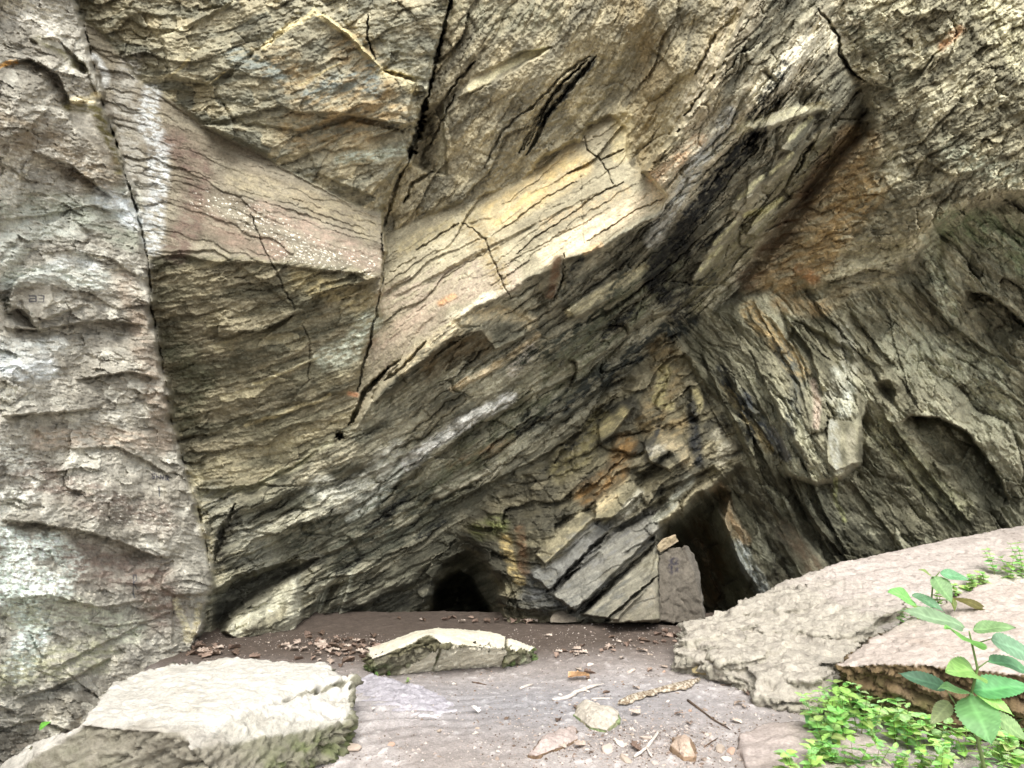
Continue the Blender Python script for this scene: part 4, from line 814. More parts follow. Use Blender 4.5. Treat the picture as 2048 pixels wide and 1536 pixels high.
def footgrey(f):
    def g(V, N, side, seed, hr):
        c = f(V, N, side, seed, hr); n = fbm3(V, 7, 4, 60); k = (sstep(2.5, 1.9, V[:, 0] + .5 * n + .25 * (V[:, 1] - 4.6)) * .85)[:, None]
        g2 = srgb((160, 154, 140)) * (1 + .5 * fbm3(V, 18, 4, 61) - .25 * sstep(0, .4, n))[:, None]; c = c * (1 - k) + g2 * k
        sp = sstep(.22, .34, fbm3(V, 26, 3, 62))[:, None] * .5; return c * (1 - sp) + srgb((104, 96, 88)) * sp
    return g
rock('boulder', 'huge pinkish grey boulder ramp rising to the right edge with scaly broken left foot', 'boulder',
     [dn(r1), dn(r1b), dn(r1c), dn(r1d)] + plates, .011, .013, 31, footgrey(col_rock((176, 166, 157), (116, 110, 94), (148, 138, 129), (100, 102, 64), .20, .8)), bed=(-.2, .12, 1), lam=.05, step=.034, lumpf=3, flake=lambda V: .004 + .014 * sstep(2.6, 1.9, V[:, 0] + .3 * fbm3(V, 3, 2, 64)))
r2 = hull_points([(1672, 1332, 3.95), (1700, 1305, 4.05), (1760, 1272, 4.25), (1812, 1262, 4.3), (1850, 1225, 4.5), (1960, 1172, 4.8), (2060, 1165, 4.85), (2400, 1165, 4.85), (1800, 1327, 3.75), (1900, 1334, 3.65), (2060, 1350, 3.5), (2400, 1390, 3.3)])
r2l = hull_points([(1690, 1425, 3.75), (1850, 1455, 3.62), (2060, 1480, 3.45), (2400, 1500, 3.3)])
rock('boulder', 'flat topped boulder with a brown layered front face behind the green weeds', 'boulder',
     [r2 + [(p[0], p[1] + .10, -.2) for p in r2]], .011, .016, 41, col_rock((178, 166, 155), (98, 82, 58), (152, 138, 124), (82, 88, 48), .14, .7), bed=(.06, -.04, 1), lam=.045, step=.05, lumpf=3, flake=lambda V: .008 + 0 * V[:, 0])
r4 = [tuple(gnd(x, y, z)) for x, y, z in [(1480, 1465, .03), (1540, 1440, .04), (1660, 1440, .07), (1740, 1470, .08), (1800, 1560, .09), (1500, 1560, .03), (1470, 1500, .0)]]
rock('boulder', 'smooth pale pink rock barely out of the dirt under the bottom weeds', 'boulder', [dn(r4, -.15)], .012, .025, 51, col_rock((168, 156, 148), (150, 136, 126), (152, 140, 130)), lam=.06, step=.01)
def scrawl(f):
    def g(V, N, side, seed, hr):
        c = f(V, N, side, seed, hr); q = ray(1346, 1130, 5.75)
        d = np.hypot((V[:, 0] - q[0]) / .05, (V[:, 2] - q[2]) / .075); k = (sstep(1.1, .6, d) * sstep(-.1, .1, fbm3(V, 45, 2, 77)) * (V[:, 1] < 5.9))[:, None]
        return c * (1 - .8 * k) + srgb((40, 38, 50)) * .8 * k
    return g
# blocks against the wall
rock('rock_block', 'upright grey block with dark scrawl leaning in the mouth of the right hollow', 'rock', [hull_points([(1318, 1112, 5.75), (1345, 1098, 5.75), (1370, 1090, 5.8), (1393, 1122, 5.85), (1402, 1180, 5.8), (1412, 1245, 5.7), (1318, 1245, 5.6)]) + hull_points([(1325, 1110, 6.0), (1375, 1092, 6.0), (1405, 1240, 6.05), (1320, 1240, 6.05)])],
     .009, .03, 61, scrawl(col_rock((98, 93, 84), (94, 88, 78), (70, 68, 60))), bed=(1, .1, .3), lam=.12, step=.012)
rock('rock_block', 'small tan block wedged above the upright grey block in the hollow', 'rock', [hull_points([(1312, 1092, 5.75), (1325, 1078, 5.75), (1350, 1068, 5.8), (1358, 1082, 5.8), (1320, 1106, 5.75), (1318, 1098, 6.0), (1350, 1076, 6.0)])],
     .008, .008, 62, col_rock((166, 150, 126), (150, 136, 110), (120, 108, 90)), bed=(-.6, 0, 1), lam=.05, step=.01)
rock('stone', 'grey angular stone on the dirt lip beside the cave mouth', 'stone', [hull_points([(1098, 1240, 5.85), (1108, 1226, 5.9), (1125, 1221, 5.95), (1152, 1236, 5.85), (1155, 1244, 5.8), (1100, 1246, 5.8), (1110, 1228, 6.05), (1148, 1238, 6.1)])], .006, .008, 63, col_rock((122, 114, 100), (104, 98, 86), (88, 82, 72)), lam=.03, step=.006)
def gst(name, label, cat, P, h, seed, cols, th=.1, group=None, vox=.005, **kw):
    base = [gnd(x, y) for x, y in P]; c = sum(base, Vector()) / len(base); z0 = gz(c.x, c.y)
    rn = random.Random(seed); H = [(p.x, p.y, z0 - .03) for p in base] + [(c.x + (p.x - c.x) * rn.uniform(.9, 1), c.y + (p.y - c.y) * rn.uniform(.9, 1), z0 + h * rn.uniform(.1, .5)) for p in base] + [(c.x + (p.x - c.x) * rn.uniform(.2, .7), c.y + (p.y - c.y) * rn.uniform(.2, .7), z0 + h * rn.uniform(.75, 1.15)) for p in base]
    return rock(name, label, cat, [H], vox, .012, seed, cols, group, flake=lambda V: .008 + 0 * V[:, 0], **kw)
gst('stone', 'whitish stone with a green moss patch among sticks and leaves, middle of the path', 'stone', [(1145, 1435), (1160, 1420), (1200, 1418), (1238, 1436), (1240, 1450), (1215, 1472), (1175, 1462)], .05, 71, col_rock((176, 168, 154), (136, 126, 106), (150, 142, 126), (104, 136, 78), .03, .8), lam=.03, step=.006)
gst('stone', 'rounded tan brown stone near the bottom edge right of the forked stick', 'stone', [(1335, 1508), (1345, 1486), (1372, 1484), (1394, 1500), (1392, 1530), (1365, 1528)], .06, 72, col_rock((180, 160, 142), (134, 112, 90), (156, 138, 120)), lam=.04, step=.006)
gst('stone', 'pinkish flat ledge stone half buried in dust near the bottom edge', 'stone', [(1052, 1518), (1090, 1475), (1150, 1458), (1162, 1480), (1130, 1500), (1070, 1522)], .03, 73, col_rock((172, 158, 150), (112, 92, 72), (150, 136, 126)), lam=.03, step=.006)
gst('stone', 'pale grey flat bedrock hump beside the right end of the white boulder', 'stone', [(705, 1365), (740, 1355), (800, 1368), (880, 1392), (930, 1420), (880, 1445), (760, 1440), (700, 1430)], .035, 74, col_rock((184, 180, 182), (160, 156, 160), (170, 166, 168)), bed=(.25, -.95, .5), lam=.05, step=.012, vox=.008)
gst('stone', 'grey rock leaning against the pillar foot at the lower left edge', 'stone', [(-60, 1520), (-40, 1400), (60, 1405), (85, 1440), (70, 1490), (0, 1535)], .12, 75, col_rock((168, 160, 146), (150, 142, 128), (140, 130, 116)), lam=.08, step=.012, vox=.008)

# ------------------------------------------------------------------ small things on the ground
def gpt(px, py, lift=0):
    p = gnd(px, py)
    for _ in range(3): p = gnd(px, py, gz(p.x, p.y))
    p.z += lift; return p
def plain_mat(name, colf, rough=.85, bump=.4, scale=60):
    m, n, b = new_mat(name); N = n.nodes.new; L = n.links.new
    tc = N('ShaderNodeTexCoord'); no = N('ShaderNodeTexNoise'); no.inputs['Scale'].default_value = scale; no.inputs['Detail'].default_value = 6
    L(tc.outputs['Object'], no.inputs['Vector']); cr = N('ShaderNodeValToRGB')
    for k, (p, c) in enumerate(colf):
        e = cr.color_ramp.elements[k] if k < 2 else cr.color_ramp.elements.new(p)
        e.position = p; e.color = (*srgb(c), 1)
    L(no.outputs[0], cr.inputs[0]); L(cr.outputs[0], b.inputs['Base Color'])
    bp = N('ShaderNodeBump'); bp.inputs['Strength'].default_value = bump; bp.inputs['Distance'].default_value = .004; L(no.outputs[0], bp.inputs['Height']); L(bp.outputs[0], b.inputs['Normal'])
    b.inputs['Roughness'].default_value = rough; b.inputs['Specular IOR Level'].default_value = .2; return m
M_GREYWOOD = plain_mat('weathered_wood', [(.35, (176, 164, 150)), (.65, (212, 204, 196))])
M_DARKWOOD = plain_mat('dark_twig', [(.35, (70, 56, 46)), (.65, (108, 90, 76))])
M_BARK = plain_mat('bark', [(.4, (118, 102, 82)), (.62, (190, 180, 162))], bump=.9)
def leaf_mat(name, green=True, tr=.35):
    m = bpy.data.materials.new(name); m.use_nodes = True; n = m.node_tree; n.nodes.clear(); N = n.nodes.new; L = n.links.new
    at = N('ShaderNodeAttribute'); at.attribute_name = 'Col'; no = N('ShaderNodeTexNoise'); no.inputs['Scale'].default_value = 40; tc = N('ShaderNodeTexCoord'); L(tc.outputs['Object'], no.inputs['Vector'])
    r = N('ShaderNodeMapRange'); r.inputs[3].default_value = .75; r.inputs[4].default_value = 1.25; L(no.outputs[0], r.inputs[0])
    vm = N('ShaderNodeVectorMath'); vm.operation = 'SCALE'; L(at.outputs['Color'], vm.inputs[0]); L(r.outputs[0], vm.inputs['Scale'])
    b = N('ShaderNodeBsdfPrincipled'); b.inputs['Roughness'].default_value = .5 if green else .85; b.inputs['Specular IOR Level'].default_value = .35 if green else .15
    t = N('ShaderNodeBsdfTranslucent'); mx_ = N('ShaderNodeMixShader'); mx_.inputs[0].default_value = tr; o = N('ShaderNodeOutputMaterial')
    L(vm.outputs[0], b.inputs['Base Color']); L(vm.outputs[0], t.inputs[0]); L(b.outputs[0], mx_.inputs[1]); L(t.outputs[0], mx_.inputs[2]); L(mx_.outputs[0], o.inputs[0]); return m
M_LEAF = leaf_mat('green_leaf'); M_DEAD = leaf_mat('dead_leaf', False, .12)
def tube(pts, rad, name, col=None, seg=7, rough=.25):
    """bent tapering stick through world points"""
    P = [Vector(p) for p in pts]; R_ = rad if hasattr(rad, '__len__') else [rad] * len(P)
    Q = []; RR = []
    for i in range(len(P) - 1):
        for k in range(4):
            t = k / 4; p = P[i].lerp(P[i + 1], t); r = R_[i] * (1 - t) + R_[i + 1] * t
            Q.append(p + Vector((random.uniform(-1, 1), random.uniform(-1, 1), random.uniform(-1, 1))) * r * rough * 1.2); RR.append(r * random.uniform(1 - rough, 1 + rough))
    Q.append(P[-1]); RR.append(R_[-1] * .6)
    V = []; Fc = []
    for i, q in enumerate(Q):
        d = (Q[min(i + 1, len(Q) - 1)] - Q[max(i - 1, 0)]).normalized(); a = d.cross(Vector((.13, .2, 1))).normalized(); b = d.cross(a)
        for k in range(seg): an = 6.2832 * k / seg; V.append(q + (a * math.cos(an) + b * math.sin(an)) * RR[i])
    for i in range(len(Q) - 1):
        for k in range(seg): Fc.append((i * seg + k, i * seg + (k + 1) % seg, (i + 1) * seg + (k + 1) % seg, (i + 1) * seg + k))
    n = len(V); V += [Q[0], Q[-1]]
    V = np.array([tuple(v) for v in V]); Fc = list(Fc)
    for k in range(seg): Fc.append((n, (k + 1) % seg, k, k)); Fc.append((n + 1, n - seg + k, n - seg + (k + 1) % seg, n - seg + (k + 1) % seg))
    return V, Fc
def mesh_from(name, V, Fc, col=None):
    me = bpy.data.meshes.new(name); F2 = [tuple(dict.fromkeys(f)) for f in Fc]
    me.from_pydata([tuple(v) for v in V], [], F2)
    if col is not None:
        a = me.attributes.new('Col', 'FLOAT_COLOR', 'POINT'); a.data.foreach_set('color', np.c_[col, np.ones(len(V))].astype(np.float32).ravel())
    me.polygons.foreach_set('use_smooth', np.ones(len(me.polygons), bool)); me.update(); return me
def join(parts):
    V = []; Fc = []; C_ = []; n = 0
    for p in parts:
        V.append(np.asarray(p[0])); Fc += [tuple(i + n for i in f) for f in p[1]]; n += len(p[0])
        if len(p) > 2: C_.append(p[2])
    return np.concatenate(V), Fc, (np.concatenate(C_) if C_ else None)
def stick(label, runs, mat, name='stick', cat='stick', group=None):
    parts = [tube(p, r, 's') for p, r in runs]; V, Fc, _ = join(parts)
    c = V.mean(0); c[2] = V[:, 2].min(); me = mesh_from(name, V - c, Fc); o = link(name, me, mat); o.location = c; return tag(o, label, cat, group)
g_ = gpt
stick('pale grey broken stick, the thickest, above the mossy whitish stone', [([g_(1105, 1402, .008), g_(1137, 1398, .010), g_(1158, 1385, .012), g_(1197, 1373, .010)], [.008, .012, .012, .006]), ([g_(1165, 1383, .012), g_(1180, 1386, .004)], [.006, .003]), ([g_(1185, 1376, .01), g_(1208, 1374, .02)], [.003, .002])], M_GREYWOOD)
stick('long thin dark twig lying diagonally on the dirt right of the bark', [([g_(1376, 1402, .006), g_(1415, 1433, .006), g_(1461, 1462, .006)], [.006, .005, .003])], M_DARKWOOD)
stick('pale forked twig near the bottom edge left of the rounded brown stone', [([g_(1268, 1517, .006), g_(1293, 1500, .012), g_(1320, 1466, .014)], [.006, .008, .005]), ([g_(1293, 1500, .012), g_(1304, 1517, .006)], [.006, .004])], M_GREYWOOD)
stick('short white twig between the long slab and the thick grey stick', [([g_(1039, 1379, .006), g_(1065, 1371, .008)], [.006, .004])], M_GREYWOOD)
stick('short dark twig below the long wedge shaped slab', [([g_(944, 1365, .004), g_(973, 1371, .004)], [.004, .003])], M_DARKWOOD)
stick('thin pinkish grey twig just right of the thick grey stick', [([g_(1183, 1400, .005), g_(1225, 1398, .005)], [.005, .003])], M_GREYWOOD)
stick('dark thin twig on the dirt beside the scaly boulder foot', [([g_(1440, 1372, .004), g_(1480, 1371, .005)], [.003, .002])], M_DARKWOOD)
stick('short brown twig touching the bottom left of the smooth pink rock', [([g_(1408, 1496, .004), g_(1436, 1478, .006)], [.004, .002])], M_DARKWOOD)
# the strip of bark
def bark():
    P = [g_(1239, 1411), g_(1270, 1400), g_(1303, 1391), g_(1330, 1383), g_(1366, 1376), g_(1398, 1366)]; V = []; Fc = []; m = 9; n = 30
    for i in range(n):
        t = i / (n - 1) * (len(P) - 1); k = min(int(t), len(P) - 2); p = P[k].lerp(P[k + 1], t - k); wdt = (.045 + .008 * math.sin(i * .35) + random.uniform(-.006, .006)) * min(1, i / 4 + .3, (n - 1 - i) / 4 + .4)
        for j in range(m):
            a = (j / (m - 1) - .5) * 2; V.append((p.x + .01 * a, p.y + a * wdt + .012 * random.uniform(-1, 1) * (abs(a) > .9), p.z + .012 + .012 * (1 - a * a) + .006 * (j % 2)))
    for i in range(n - 1):
        for j in range(m - 1): Fc.append((i * m + j, (i + 1) * m + j, (i + 1) * m + j + 1, i * m + j + 1))
    V = np.array(V); c = V.mean(0); c[2] = V[:, 2].min(); me = mesh_from('bark_strip', V - c, Fc); o = link('bark_strip', me, M_BARK); o.location = c
    md = o.modifiers.new('t', 'SOLIDIFY'); md.thickness = .010
    tag(o, 'long splintered strip of tan bark on the dirt left of the scaly boulder foot', 'bark')
bark()

# leaves: outline grid from base (0) to tip (1)
def leaf_grid(L, wd, kind='ovate', fold=.25, droop=.25, n=12, m=6, serr=.04, colr=((96, 150, 84)), seed=0, vein=True):
    rn = random.Random(seed); V = []; Fc = []; C_ = []; base = srgb(colr)
    for i in range(n + 1):
        t = i / n
        if kind == 'ovate': p = math.sin(math.pi * min(1, t * 1.02) ** .72) ** .85 if t < .98 else 0
        elif kind == 'heart': p = (math.sin(math.pi * (t * .96 + .04) ** .55) ** .7) if t < .98 else 0
        else: p = (math.sin(math.pi * t ** .85) ** .8) * (1 + .38 * math.sin(t * 22 + seed)) if t < .97 else .05   # lobed dead leaf
        hw = wd / 2 * p * (1 + (serr if i % 2 else -serr))
        for j in range(m + 1):
            a = j / m * 2 - 1
            z = fold * abs(a) * hw - droop * L * t * t + .02 * L * math.sin(t * 9 + a * 2 + seed)
            if kind == 'dead': z += .10 * L * (math.sin(seed + 3 * t + 2 * a) + a * a * .8)
            V.append((a * hw, t * L, z))
            v = 1.0
            if vein: v = 1.35 if j == m // 2 else (1.16 if (i - abs(j - m // 2)) % 4 == 0 else .95)
            C_.append(base * v * rn.uniform(.9, 1.1))
    for i in range(n):
        for j in range(m): k = i * (m + 1) + j; Fc.append((k, k + 1, k + m + 2, k + m + 1))
    return np.array(V), Fc, np.array(C_)
def leaf_to(B, T, wd, face, **kw):
    """leaf from world point B to T, its upper side turned to the direction face"""
    B = Vector(B); T = Vector(T); d = T - B; L = d.length; y = d.normalized(); x = y.cross(Vector(face)).normalized(); z = x.cross(y)
    V, Fc, C_ = leaf_grid(L, wd, **kw); M = Matrix((x, y, z)).transposed(); V = np.array([tuple(M @ Vector(v) + B) for v in V]); return V, Fc, C_
def leaf_obj(geo, parent, mat, name='leaf'):
    V, Fc, C_ = geo; c = np.array(parent.location) if parent else V.mean(0)
    me = mesh_from(name, V - c, Fc, C_); o = link(name, me, mat, parent)
    if not parent: o.location = c
    return o
W = lambda px, py, Y: Vector(ray(px, py, Y))
def plant(label, root_p, stems, leaves, group=None, name='leafy_plant', scol=(120, 140, 84)):
    r = empty(name, root_p); tag(r, label, 'plant', group)
    V, Fc, _ = join([tube(p, rd, 's', rough=.08) for p, rd in stems]); st = mesh_from('stem', V - np.array(root_p), Fc, np.tile(srgb(scol), (len(V), 1))); link('stem', st, M_LEAF, r)
    for k, (b, t, wpx, col, kind, dY) in enumerate(leaves):
        Yb, = b[2:]; B = W(*b); T = W(t[0], t[1], Yb + dY); wd = wpx / F * Yb * 1.25
        face = (Vector((0, -.55, .8)) + Vector((random.uniform(-.25, .25), random.uniform(-.2, .2), 0)))
        leaf_obj(leaf_to(B, T, wd, face, kind=kind, colr=tuple(q * random.uniform(.86, 1.08) for q in col), seed=k, droop=random.uniform(.04, .16), fold=random.uniform(.08, .3), n=26, m=10, serr=.05), r, M_LEAF)
G1, G2, G3 = (132, 176, 118), (104, 150, 110), (150, 192, 118)
yb = 1.9
plant('tall plant with big serrated oval leaves in front of the flat topped boulder', (1.21, 2.0, gz(1.21, 2.0)),
      [([(1.21, 2.0, gz(1.21, 2.0)), W(1975, 1560, 1.95), W(1948, 1450, yb), W(1943, 1386, yb), W(1955, 1337, yb), W(1944, 1288, yb), W(1938, 1262, yb)], [.006, .005, .004, .0035, .003, .0025, .002]),
       ([W(1943, 1388, yb), W(1912, 1410, yb), W(1893, 1380, 1.92)], [.002, .0018, .0015]), ([W(1955, 1337, yb), W(1976, 1322, yb)], [.002, .0015]), ([W(1944, 1290, yb), W(1984, 1277, yb)], [.002, .0015])],
      [((1928, 1256, yb), (1815, 1209, 0), 36, G1, 'ovate', -.05), ((1944, 1292, yb), (1896, 1248, 0), 52, G3, 'heart', -.1), ((1946, 1260, yb), (2030, 1250, 0), 32, G1, 'ovate', -.05),
       ((1982, 1277, yb), (2080, 1318, 0), 44, G1, 'ovate', -.02), ((1976, 1322, yb), (2080, 1334, 0), 32, G2, 'ovate', .05), ((1953, 1345, yb), (1905, 1330, 0), 50, G1, 'heart', -.12),
       ((1893, 1378, 1.92), (1798, 1342, 0), 30, G2, 'ovate', .05), ((1940, 1388, yb), (1884, 1362, 0), 32, G3, 'ovate', -.08), ((1945, 1382, yb), (2062, 1368, 0), 44, G2, 'ovate', -.02),
       ((1938, 1392, yb), (1984, 1488, 0), 62, G2, 'ovate', -.10), ((1950, 1384, yb), (2030, 1428, 0), 28, G3, 'ovate', -.06), ((1980, 1425, yb), (2062, 1484, 0), 32, G1, 'ovate', -.04),
       ((1900, 1405, 1.92), (1862, 1446, 0), 26, G1, 'ovate', -.03)])
yc = 4.35
plant('small plant with oval leaves rising from the crevice between the two right boulders', tuple(W(1862, 1245, yc)),
      [([W(1862, 1245, yc), W(1863, 1200, yc), W(1866, 1160, yc), W(1880, 1143, yc)], [.006, .005, .004, .003]), ([W(1863, 1200, yc), W(1905, 1200, yc)], [.004, .003]), ([W(1863, 1205, yc), W(1824, 1192, yc)], [.004, .003])],
      [((1866, 1152, yc), (1906, 1204, 0), 34, G1, 'ovate', -.1), ((1880, 1146, yc), (1939, 1157, 0), 22, G1, 'ovate', -.05), ((1866, 1154, yc), (1840, 1136, 0), 16, G3, 'ovate', -.05),
       ((1824, 1200, yc), (1780, 1180, 0), 32, G3, 'heart', -.1), ((1824, 1190, yc), (1892, 1218, 0), 24, G2, 'ovate', -.1), ((1905, 1198, yc), (2000, 1217, 0), 16, (104, 112, 66), 'ovate', .05), ((1905, 1195, yc), (1910, 1222, 0), 10, (96, 120, 60), 'ovate', -.05)])

# weeds: a few prototypes, copied
def weed_proto(seed, h=.2, nodes=6, lf=.045, colr=(164, 200, 128), flower=False):
    rn = random.Random(seed); st = []; lv = []
    for b in range(rn.choice((2, 3, 3))):
        a = rn.uniform(0, 6.28); lean = rn.uniform(.1, .45); P = []
        for k in range(5):
            t = k / 4; P.append(Vector((math.cos(a) * lean * h * t ** 1.3, math.sin(a) * lean * h * t ** 1.3, h * t * rn.uniform(.9, 1.05))))
        st.append(tube(P, [.0022, .002, .0016, .0013, .001], 's', rough=.1, seg=5))
        for k in range(1, nodes + 1):
            t = k / nodes; i = min(int(t * 4), 3); p = P[i].lerp(P[i + 1], t * 4 - i)
            for sgn in (0, math.pi):
                an = k * 1.57 + sgn + rn.uniform(-.4, .4) + a; L = lf * 1.25 * (1.15 - .45 * t) * rn.uniform(.75, 1.2)
                d = Vector((math.cos(an), math.sin(an), rn.uniform(-.05, .5))).normalized()
                lv.append(leaf_to(p, p + d * L, L * rn.uniform(.6, .85), (rn.uniform(-.3, .3), rn.uniform(-.5, .1), 1), kind='heart', n=6, m=4, serr=.06, colr=tuple(c * rn.uniform(.88, 1.08) for c in colr), seed=rn.randint(0, 99), droop=.1, vein=True))
    V, Fc, _ = join(st); V2, F2, C2 = join(lv)
    return mesh_from('stem', V, Fc, np.tile(srgb((130, 140, 84)), (len(V), 1))), mesh_from('foliage', V2, F2, C2)
PW = [weed_proto(1), weed_proto(2, .26, 7, .05, (146, 194, 106)), weed_proto(3, .15, 5, .05, (166, 208, 120)), weed_proto(4, .34, 8, .04, (154, 198, 112)), weed_proto(5, .10, 4, .04, (170, 210, 124)), weed_proto(6, .20, 6, .06, (138, 184, 104))]
for a_, b_ in PW: a_.materials.append(M_LEAF); b_.materials.append(M_LEAF)
def weed(loc, k, s, label, group):
    r = empty('weed', loc); r.rotation_euler = (0, 0, random.uniform(0, 6.28)); r.scale = (s, s, s); tag(r, label, 'weed', group)
    for nm, me in zip(('stem', 'foliage'), PW[k]):
        o = bpy.data.objects.new(nm, me); sc.collection.objects.link(o); o.parent = r
rw = random.Random(5)
L1 = 'bright green small leaved weed in the thicket at the foot of the flat topped boulder'; Gp1 = 'weeds in the lower right thicket'
for (px, py, k, s) in [(1670, 1490, 3, .8), (1700, 1480, 1, .9), (1655, 1500, 0, .8), (1720, 1500, 1, 1), (1745, 1490, 0, 1), (1690, 1515, 1, .9), (1760, 1510, 3, .75), (1790, 1480, 2, 1), (1815, 1490, 0, .8), (1840, 1500, 2, 1), (1870, 1490, 4, 1.2),
                       (1640, 1540, 5, .8), (1670, 1550, 1, .7), (1710, 1560, 5, .9), (1620, 1560, 2, 1), (1750, 1560, 0, .9), (1800, 1540, 2, .9), (1850, 1545, 4, 1.2), (1900, 1530, 4, 1.2), (1930, 1510, 2, .9), (1960, 1540, 0, .8), (2000, 1520, 2, 1), (2035, 1535, 4, 1.3), (2020, 1500, 0, .8), (1900, 1500, 0, .7), (1690, 1440, 0, .7), (1740, 1450, 4, 1.2), (1830, 1470, 4, 1), (1950, 1490, 4, 1.2), (2050, 1500, 2, 1), (1590, 1570, 4, 1.2), (1880, 1560, 2, .9), (1990, 1570, 0, .9)] + [(int(1640 + i * 14.5), 1478 + (i * 37) % 90, (i * 5) % 6, .95) for i in range(4)] + [(1660, 1440, 2, .9), (1690, 1425, 5, .8), (1730, 1430, 0, .8), (1780, 1450, 4, 1.2)]:
    p = gpt(px, py + 8); weed(p, k, s * rw.uniform(.75, 1.15), L1, Gp1)
L2 = 'light green sprig growing from the crevice along the top of the right boulders'; Gp2 = 'sprigs in the boulder crevice'
for (px, py, Y, k, s) in [(1800, 1255, 4.4, 0, .6), (1825, 1262, 4.4, 2, .7), (1845, 1250, 4.45, 4, .9), (1990, 1150, 5.0, 0, .8), (2020, 1165, 4.95, 2, 1), (2045, 1150, 5.0, 1, .8), (1970, 1180, 4.9, 4, 1), (1940, 1190, 4.85, 4, 1.1), (2040, 1175, 4.95, 0, .7), (1915, 1200, 4.8, 4, .9), (1875, 1215, 4.6, 4, .9)]:
    weed(W(px, py, Y), k, s, L2, Gp2)
L3 = 'tiny green seedling in the dirt beside the mossy left tip of the long slab'
for (px, py) in [(752, 1356), (790, 1348), (815, 1366), (778, 1352)]: weed(gpt(px, py), 4, .28, L3, 'seedlings by the long slab')
p = gpt(92, 1455); p.z += .05; o = leaf_obj(leaf_to(W(78, 1458, 3.5), W(96, 1442, 3.5), .035, (0, -.6, .8), kind='ovate', colr=(120, 190, 80), n=8, m=4), None, M_LEAF, 'green_leaf'); tag(o, 'single bright green leaf between the pillar foot and the white boulder', 'leaf')

# dead leaves
DL = []
for k in range(5):
    V, Fc, C_ = leaf_grid(.10, .06, 'dead', .3, .05, 14, 4, .0, [(146, 126, 112), (122, 104, 92), (166, 150, 136), (106, 90, 78), (180, 166, 152)][k], k * 3 + 1)
    V[:, 1] -= .05; V[:, 2] -= V[:, 2].min(); me = mesh_from('dead_leaf', V, Fc, C_); me.materials.append(M_DEAD); DL.append(me)
def dead(px, py, k, s, label, group=None, rot=None):
    p = gpt(px, py, .002); o = bpy.data.objects.new('dead_leaf', DL[k]); sc.collection.objects.link(o); o.location = p
    o.rotation_euler = (random.uniform(-.2, .2), random.uniform(-.2, .2), random.uniform(0, 6.28) if rot is None else rot); o.scale = (s,) * 3; tag(o, label, 'leaf', group)
for i in range(34):
    px, py = rw.uniform(1000, 1600), rw.uniform(1262, 1500); dead(px, py, rw.randrange(5), rw.uniform(.35, .7), 'small dry leaf scattered singly on the open dirt path', 'dry leaves on the path')
for i in range(75):
    px, py = rw.gauss(690, 50), rw.gauss(1297, 13); dead(px, max(1270, py), rw.randrange(5), rw.uniform(.35, .8), 'dry brown leaf in the drift left of the long slab', 'dry leaves left of the slab')
for i in range(40):
    px, py = rw.gauss(410, 40), rw.gauss(1303, 9); dead(px, max(1288, py), rw.randrange(5), rw.uniform(.45, .9), 'dry leaf in the drift at the foot of the left pillar', 'dry leaves at the pillar foot')
for i in range(20):
    px, py = rw.uniform(760, 1130), rw.gauss(1244, 5); dead(px, max(1237, py), rw.randrange(5), rw.uniform(.45, .9), 'dry leaf lying along the cave mouth', 'dry leaves along the cave mouth')
for i in range(36):
    t = rw.random(); dead(1120 + 250 * t + rw.gauss(0, 12), 1312 - 38 * t + rw.gauss(0, 5), rw.randrange(5), rw.uniform(.35, .7), 'dry leaf along the edge of the pale slope right of the slab', 'dry leaves along the slope edge')
def oneleaf(px, py, col, s, label, rot):
    V, Fc, C_ = leaf_grid(.10, .06, 'dead', .3, .05, 14, 4, 0, col, 2); V[:, 2] -= V[:, 2].min(); me = mesh_from('dead_leaf', V * s, Fc, C_); o = link('dead_leaf', me, M_DEAD); o.location = gpt(px, py, .004); o.rotation_euler = (.1, .1, rot); tag(o, label, 'leaf')
oneleaf(905, 1336, (214, 150, 106), .9, 'orange brown curled leaf against the front of the long slab', 1.4)
oneleaf(1178, 1362, (226, 184, 140), 1.2, 'light orange lobed leaf just above the thick grey stick', 1.5)
oneleaf(955, 1432, (232, 226, 220), .7, 'whitish dry leaf alone in the middle of the dusty slope', .4)
oneleaf(1385, 1352, (140, 128, 96), 1.3, 'large olive brown leaf leaning at the right end of the bark', -2.2)
oneleaf(8, 1500, (200, 180, 150), .5, 'small tan leaf at the lower left corner by the boulder', .8)

# loose stones: small ones one by one, grit as one mass
def pebble_mesh(seed, name='stone', n=2):
    rn = random.Random(seed); bm = bmesh.new(); bmesh.ops.create_icosphere(bm, subdivisions=n, radius=1)
    ax = [Vector((rn.gauss(0, 1), rn.gauss(0, 1), rn.gauss(0, 1))).normalized() for _ in range(9)]; dd = [rn.uniform(.55, .9) for _ in ax]
    for v_ in bm.verts:
        for a, d in zip(ax, dd):
            e = v_.co.dot(a) - d
            if e > 0: v_.co -= a * e
        v_.co.z *= .55; v_.co.y *= .8
    me = bpy.data.meshes.new(name); bm.to_mesh(me); bm.free(); c = srgb([(206, 190, 176), (184, 168, 152), (220, 208, 194), (160, 144, 130), (190, 160, 140)][seed % 5])
    a = me.attributes.new('Col', 'FLOAT_COLOR', 'POINT'); a.data.foreach_set('color', np.tile([*c, 1], (len(me.vertices), 1)).astype(np.float32).ravel()); me.materials.append(M_BOULDER); return me
PB = [pebble_mesh(k, n=3) for k in range(8)]
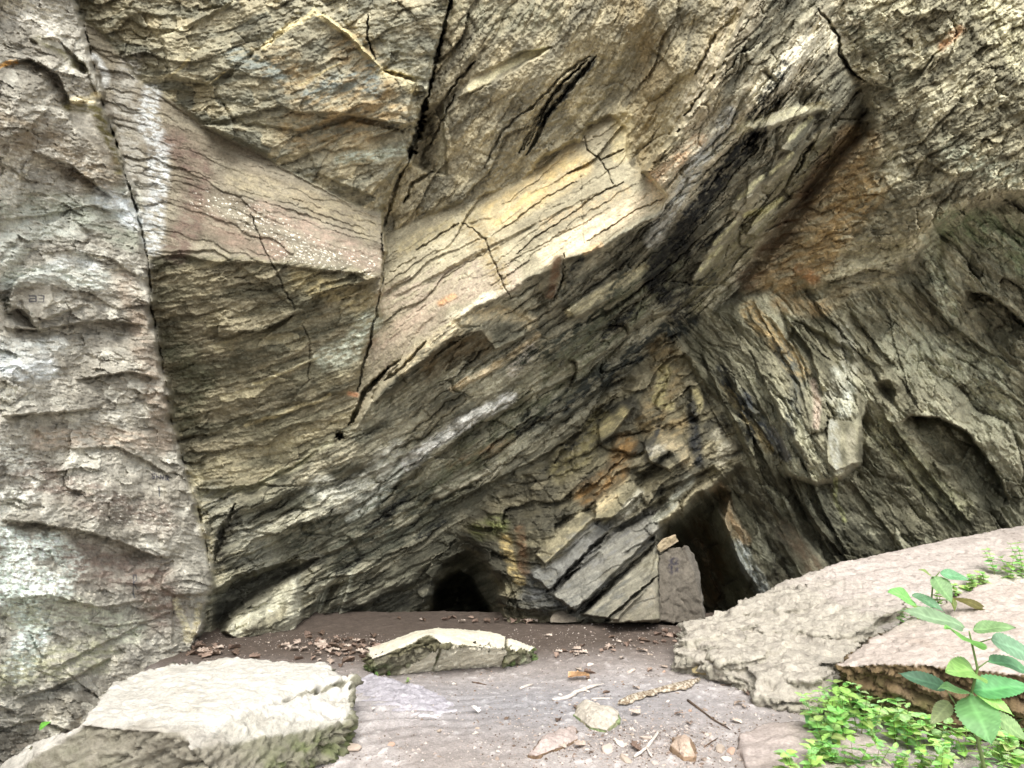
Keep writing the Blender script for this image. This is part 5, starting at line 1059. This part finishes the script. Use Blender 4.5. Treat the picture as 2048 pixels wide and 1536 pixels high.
for i in range(110):
    px = rw.uniform(720, 1620) if i % 3 else rw.gauss(1280, 90); py = rw.uniform(1400, 1540) if i % 4 else rw.uniform(1300, 1400)
    s = rw.uniform(.004, .014) * (1.5 if rw.random() < .15 else 1); p = gpt(px, py, s * .15)
    o = bpy.data.objects.new('pebble', PB[rw.randrange(8)]); sc.collection.objects.link(o); o.location = p; o.scale = (s * rw.uniform(.8, 1.6), s, s * rw.uniform(.6, 1)); o.rotation_euler = (rw.uniform(-.4, .4), rw.uniform(-.4, .4), rw.uniform(0, 6.28))
    tag(o, 'small pale pebble strewn on the dusty path', 'pebble', 'pebbles strewn on the path')
for i, (px, py, s, lb) in enumerate([(1290, 1478, .022, 'pale shard left of the forked twig tip'), (1440, 1500, .03, 'white pebble between the tan brown stone and the smooth pink rock'), (1452, 1520, .022, 'flat pinkish shard in the rubble left of the smooth pink rock'), (1408, 1520, .016, 'small pale stone right below the tan brown stone'), (1462, 1505, .025, 'tallest pale chip in the rubble by the smooth pink rock'), (1215, 1500, .035, 'pale angular shard below the mossy whitish stone'), (1250, 1520, .03, 'pinkish flat shard left of the foot of the forked twig'), (1180, 1330, .02, 'pale stone on the grey slope above the orange leaf'), (1262, 1344, .024, 'white flat stone on the slope above the bark'), (700, 1500, .04, 'faint pink stone sunk in dust right of the white boulder'), (1240, 1490, .028, 'broken pale flake between the mossy stone and forked twig')]):
    p = gpt(px, py, s * .2); o = bpy.data.objects.new('stone', PB[i % 8]); sc.collection.objects.link(o); o.location = p; o.scale = (s * 1.3, s, s * .8); o.rotation_euler = (rw.uniform(-.3, .3), rw.uniform(-.3, .3), rw.uniform(0, 6.28)); tag(o, lb, 'stone')
def grit():
    V = []; Fc = []; C_ = []; n = 0; base = [((1, 0, 0), (-.5, .8, 0), (-.6, -.7, 0), (.1, .1, .8), (.3, -.9, .2))]
    tri = [(0, 1, 3), (1, 2, 3), (2, 4, 3), (4, 0, 3)]
    for i in range(6500):
        if i % 3 == 0: px, py = rw.gauss(1330, 160), rw.gauss(1490, 34)
        elif i % 3 == 1: px, py = rw.uniform(640, 1700), rw.uniform(1330, 1560)
        else: px, py = rw.uniform(350, 1500), 1240 + abs(rw.gauss(0, 60))
        if py < 1240 or px > 2040: continue
        q = gnd(px, py); z = 0; s = rw.uniform(.002, .006) * (1.9 if rw.random() < .12 else 1); a = rw.uniform(0, 6.28); c = srgb(rw.choice([(180, 168, 158), (150, 138, 128), (120, 104, 92), (190, 180, 170), (96, 82, 72), (160, 146, 136)]))
        for (x, y, zz) in base[0]: V.append((q.x + s * (x * math.cos(a) - y * math.sin(a)), q.y + s * (x * math.sin(a) + y * math.cos(a)), zz * s)); C_.append(c)
        Fc += [tuple(k + n for k in t) for t in tri]; n += 5
    V = np.array(V); V[:, 2] += gheight(V[:, 0], V[:, 1]) + .001; me = mesh_from('grit', V, Fc, np.array(C_)); me.polygons.foreach_set('use_smooth', np.zeros(len(me.polygons), bool)); o = link('grit', me, M_BOULDER); tag(o, 'fine grit and leaf crumbs scattered over the dirt', 'grit', kind='stuff')
grit()
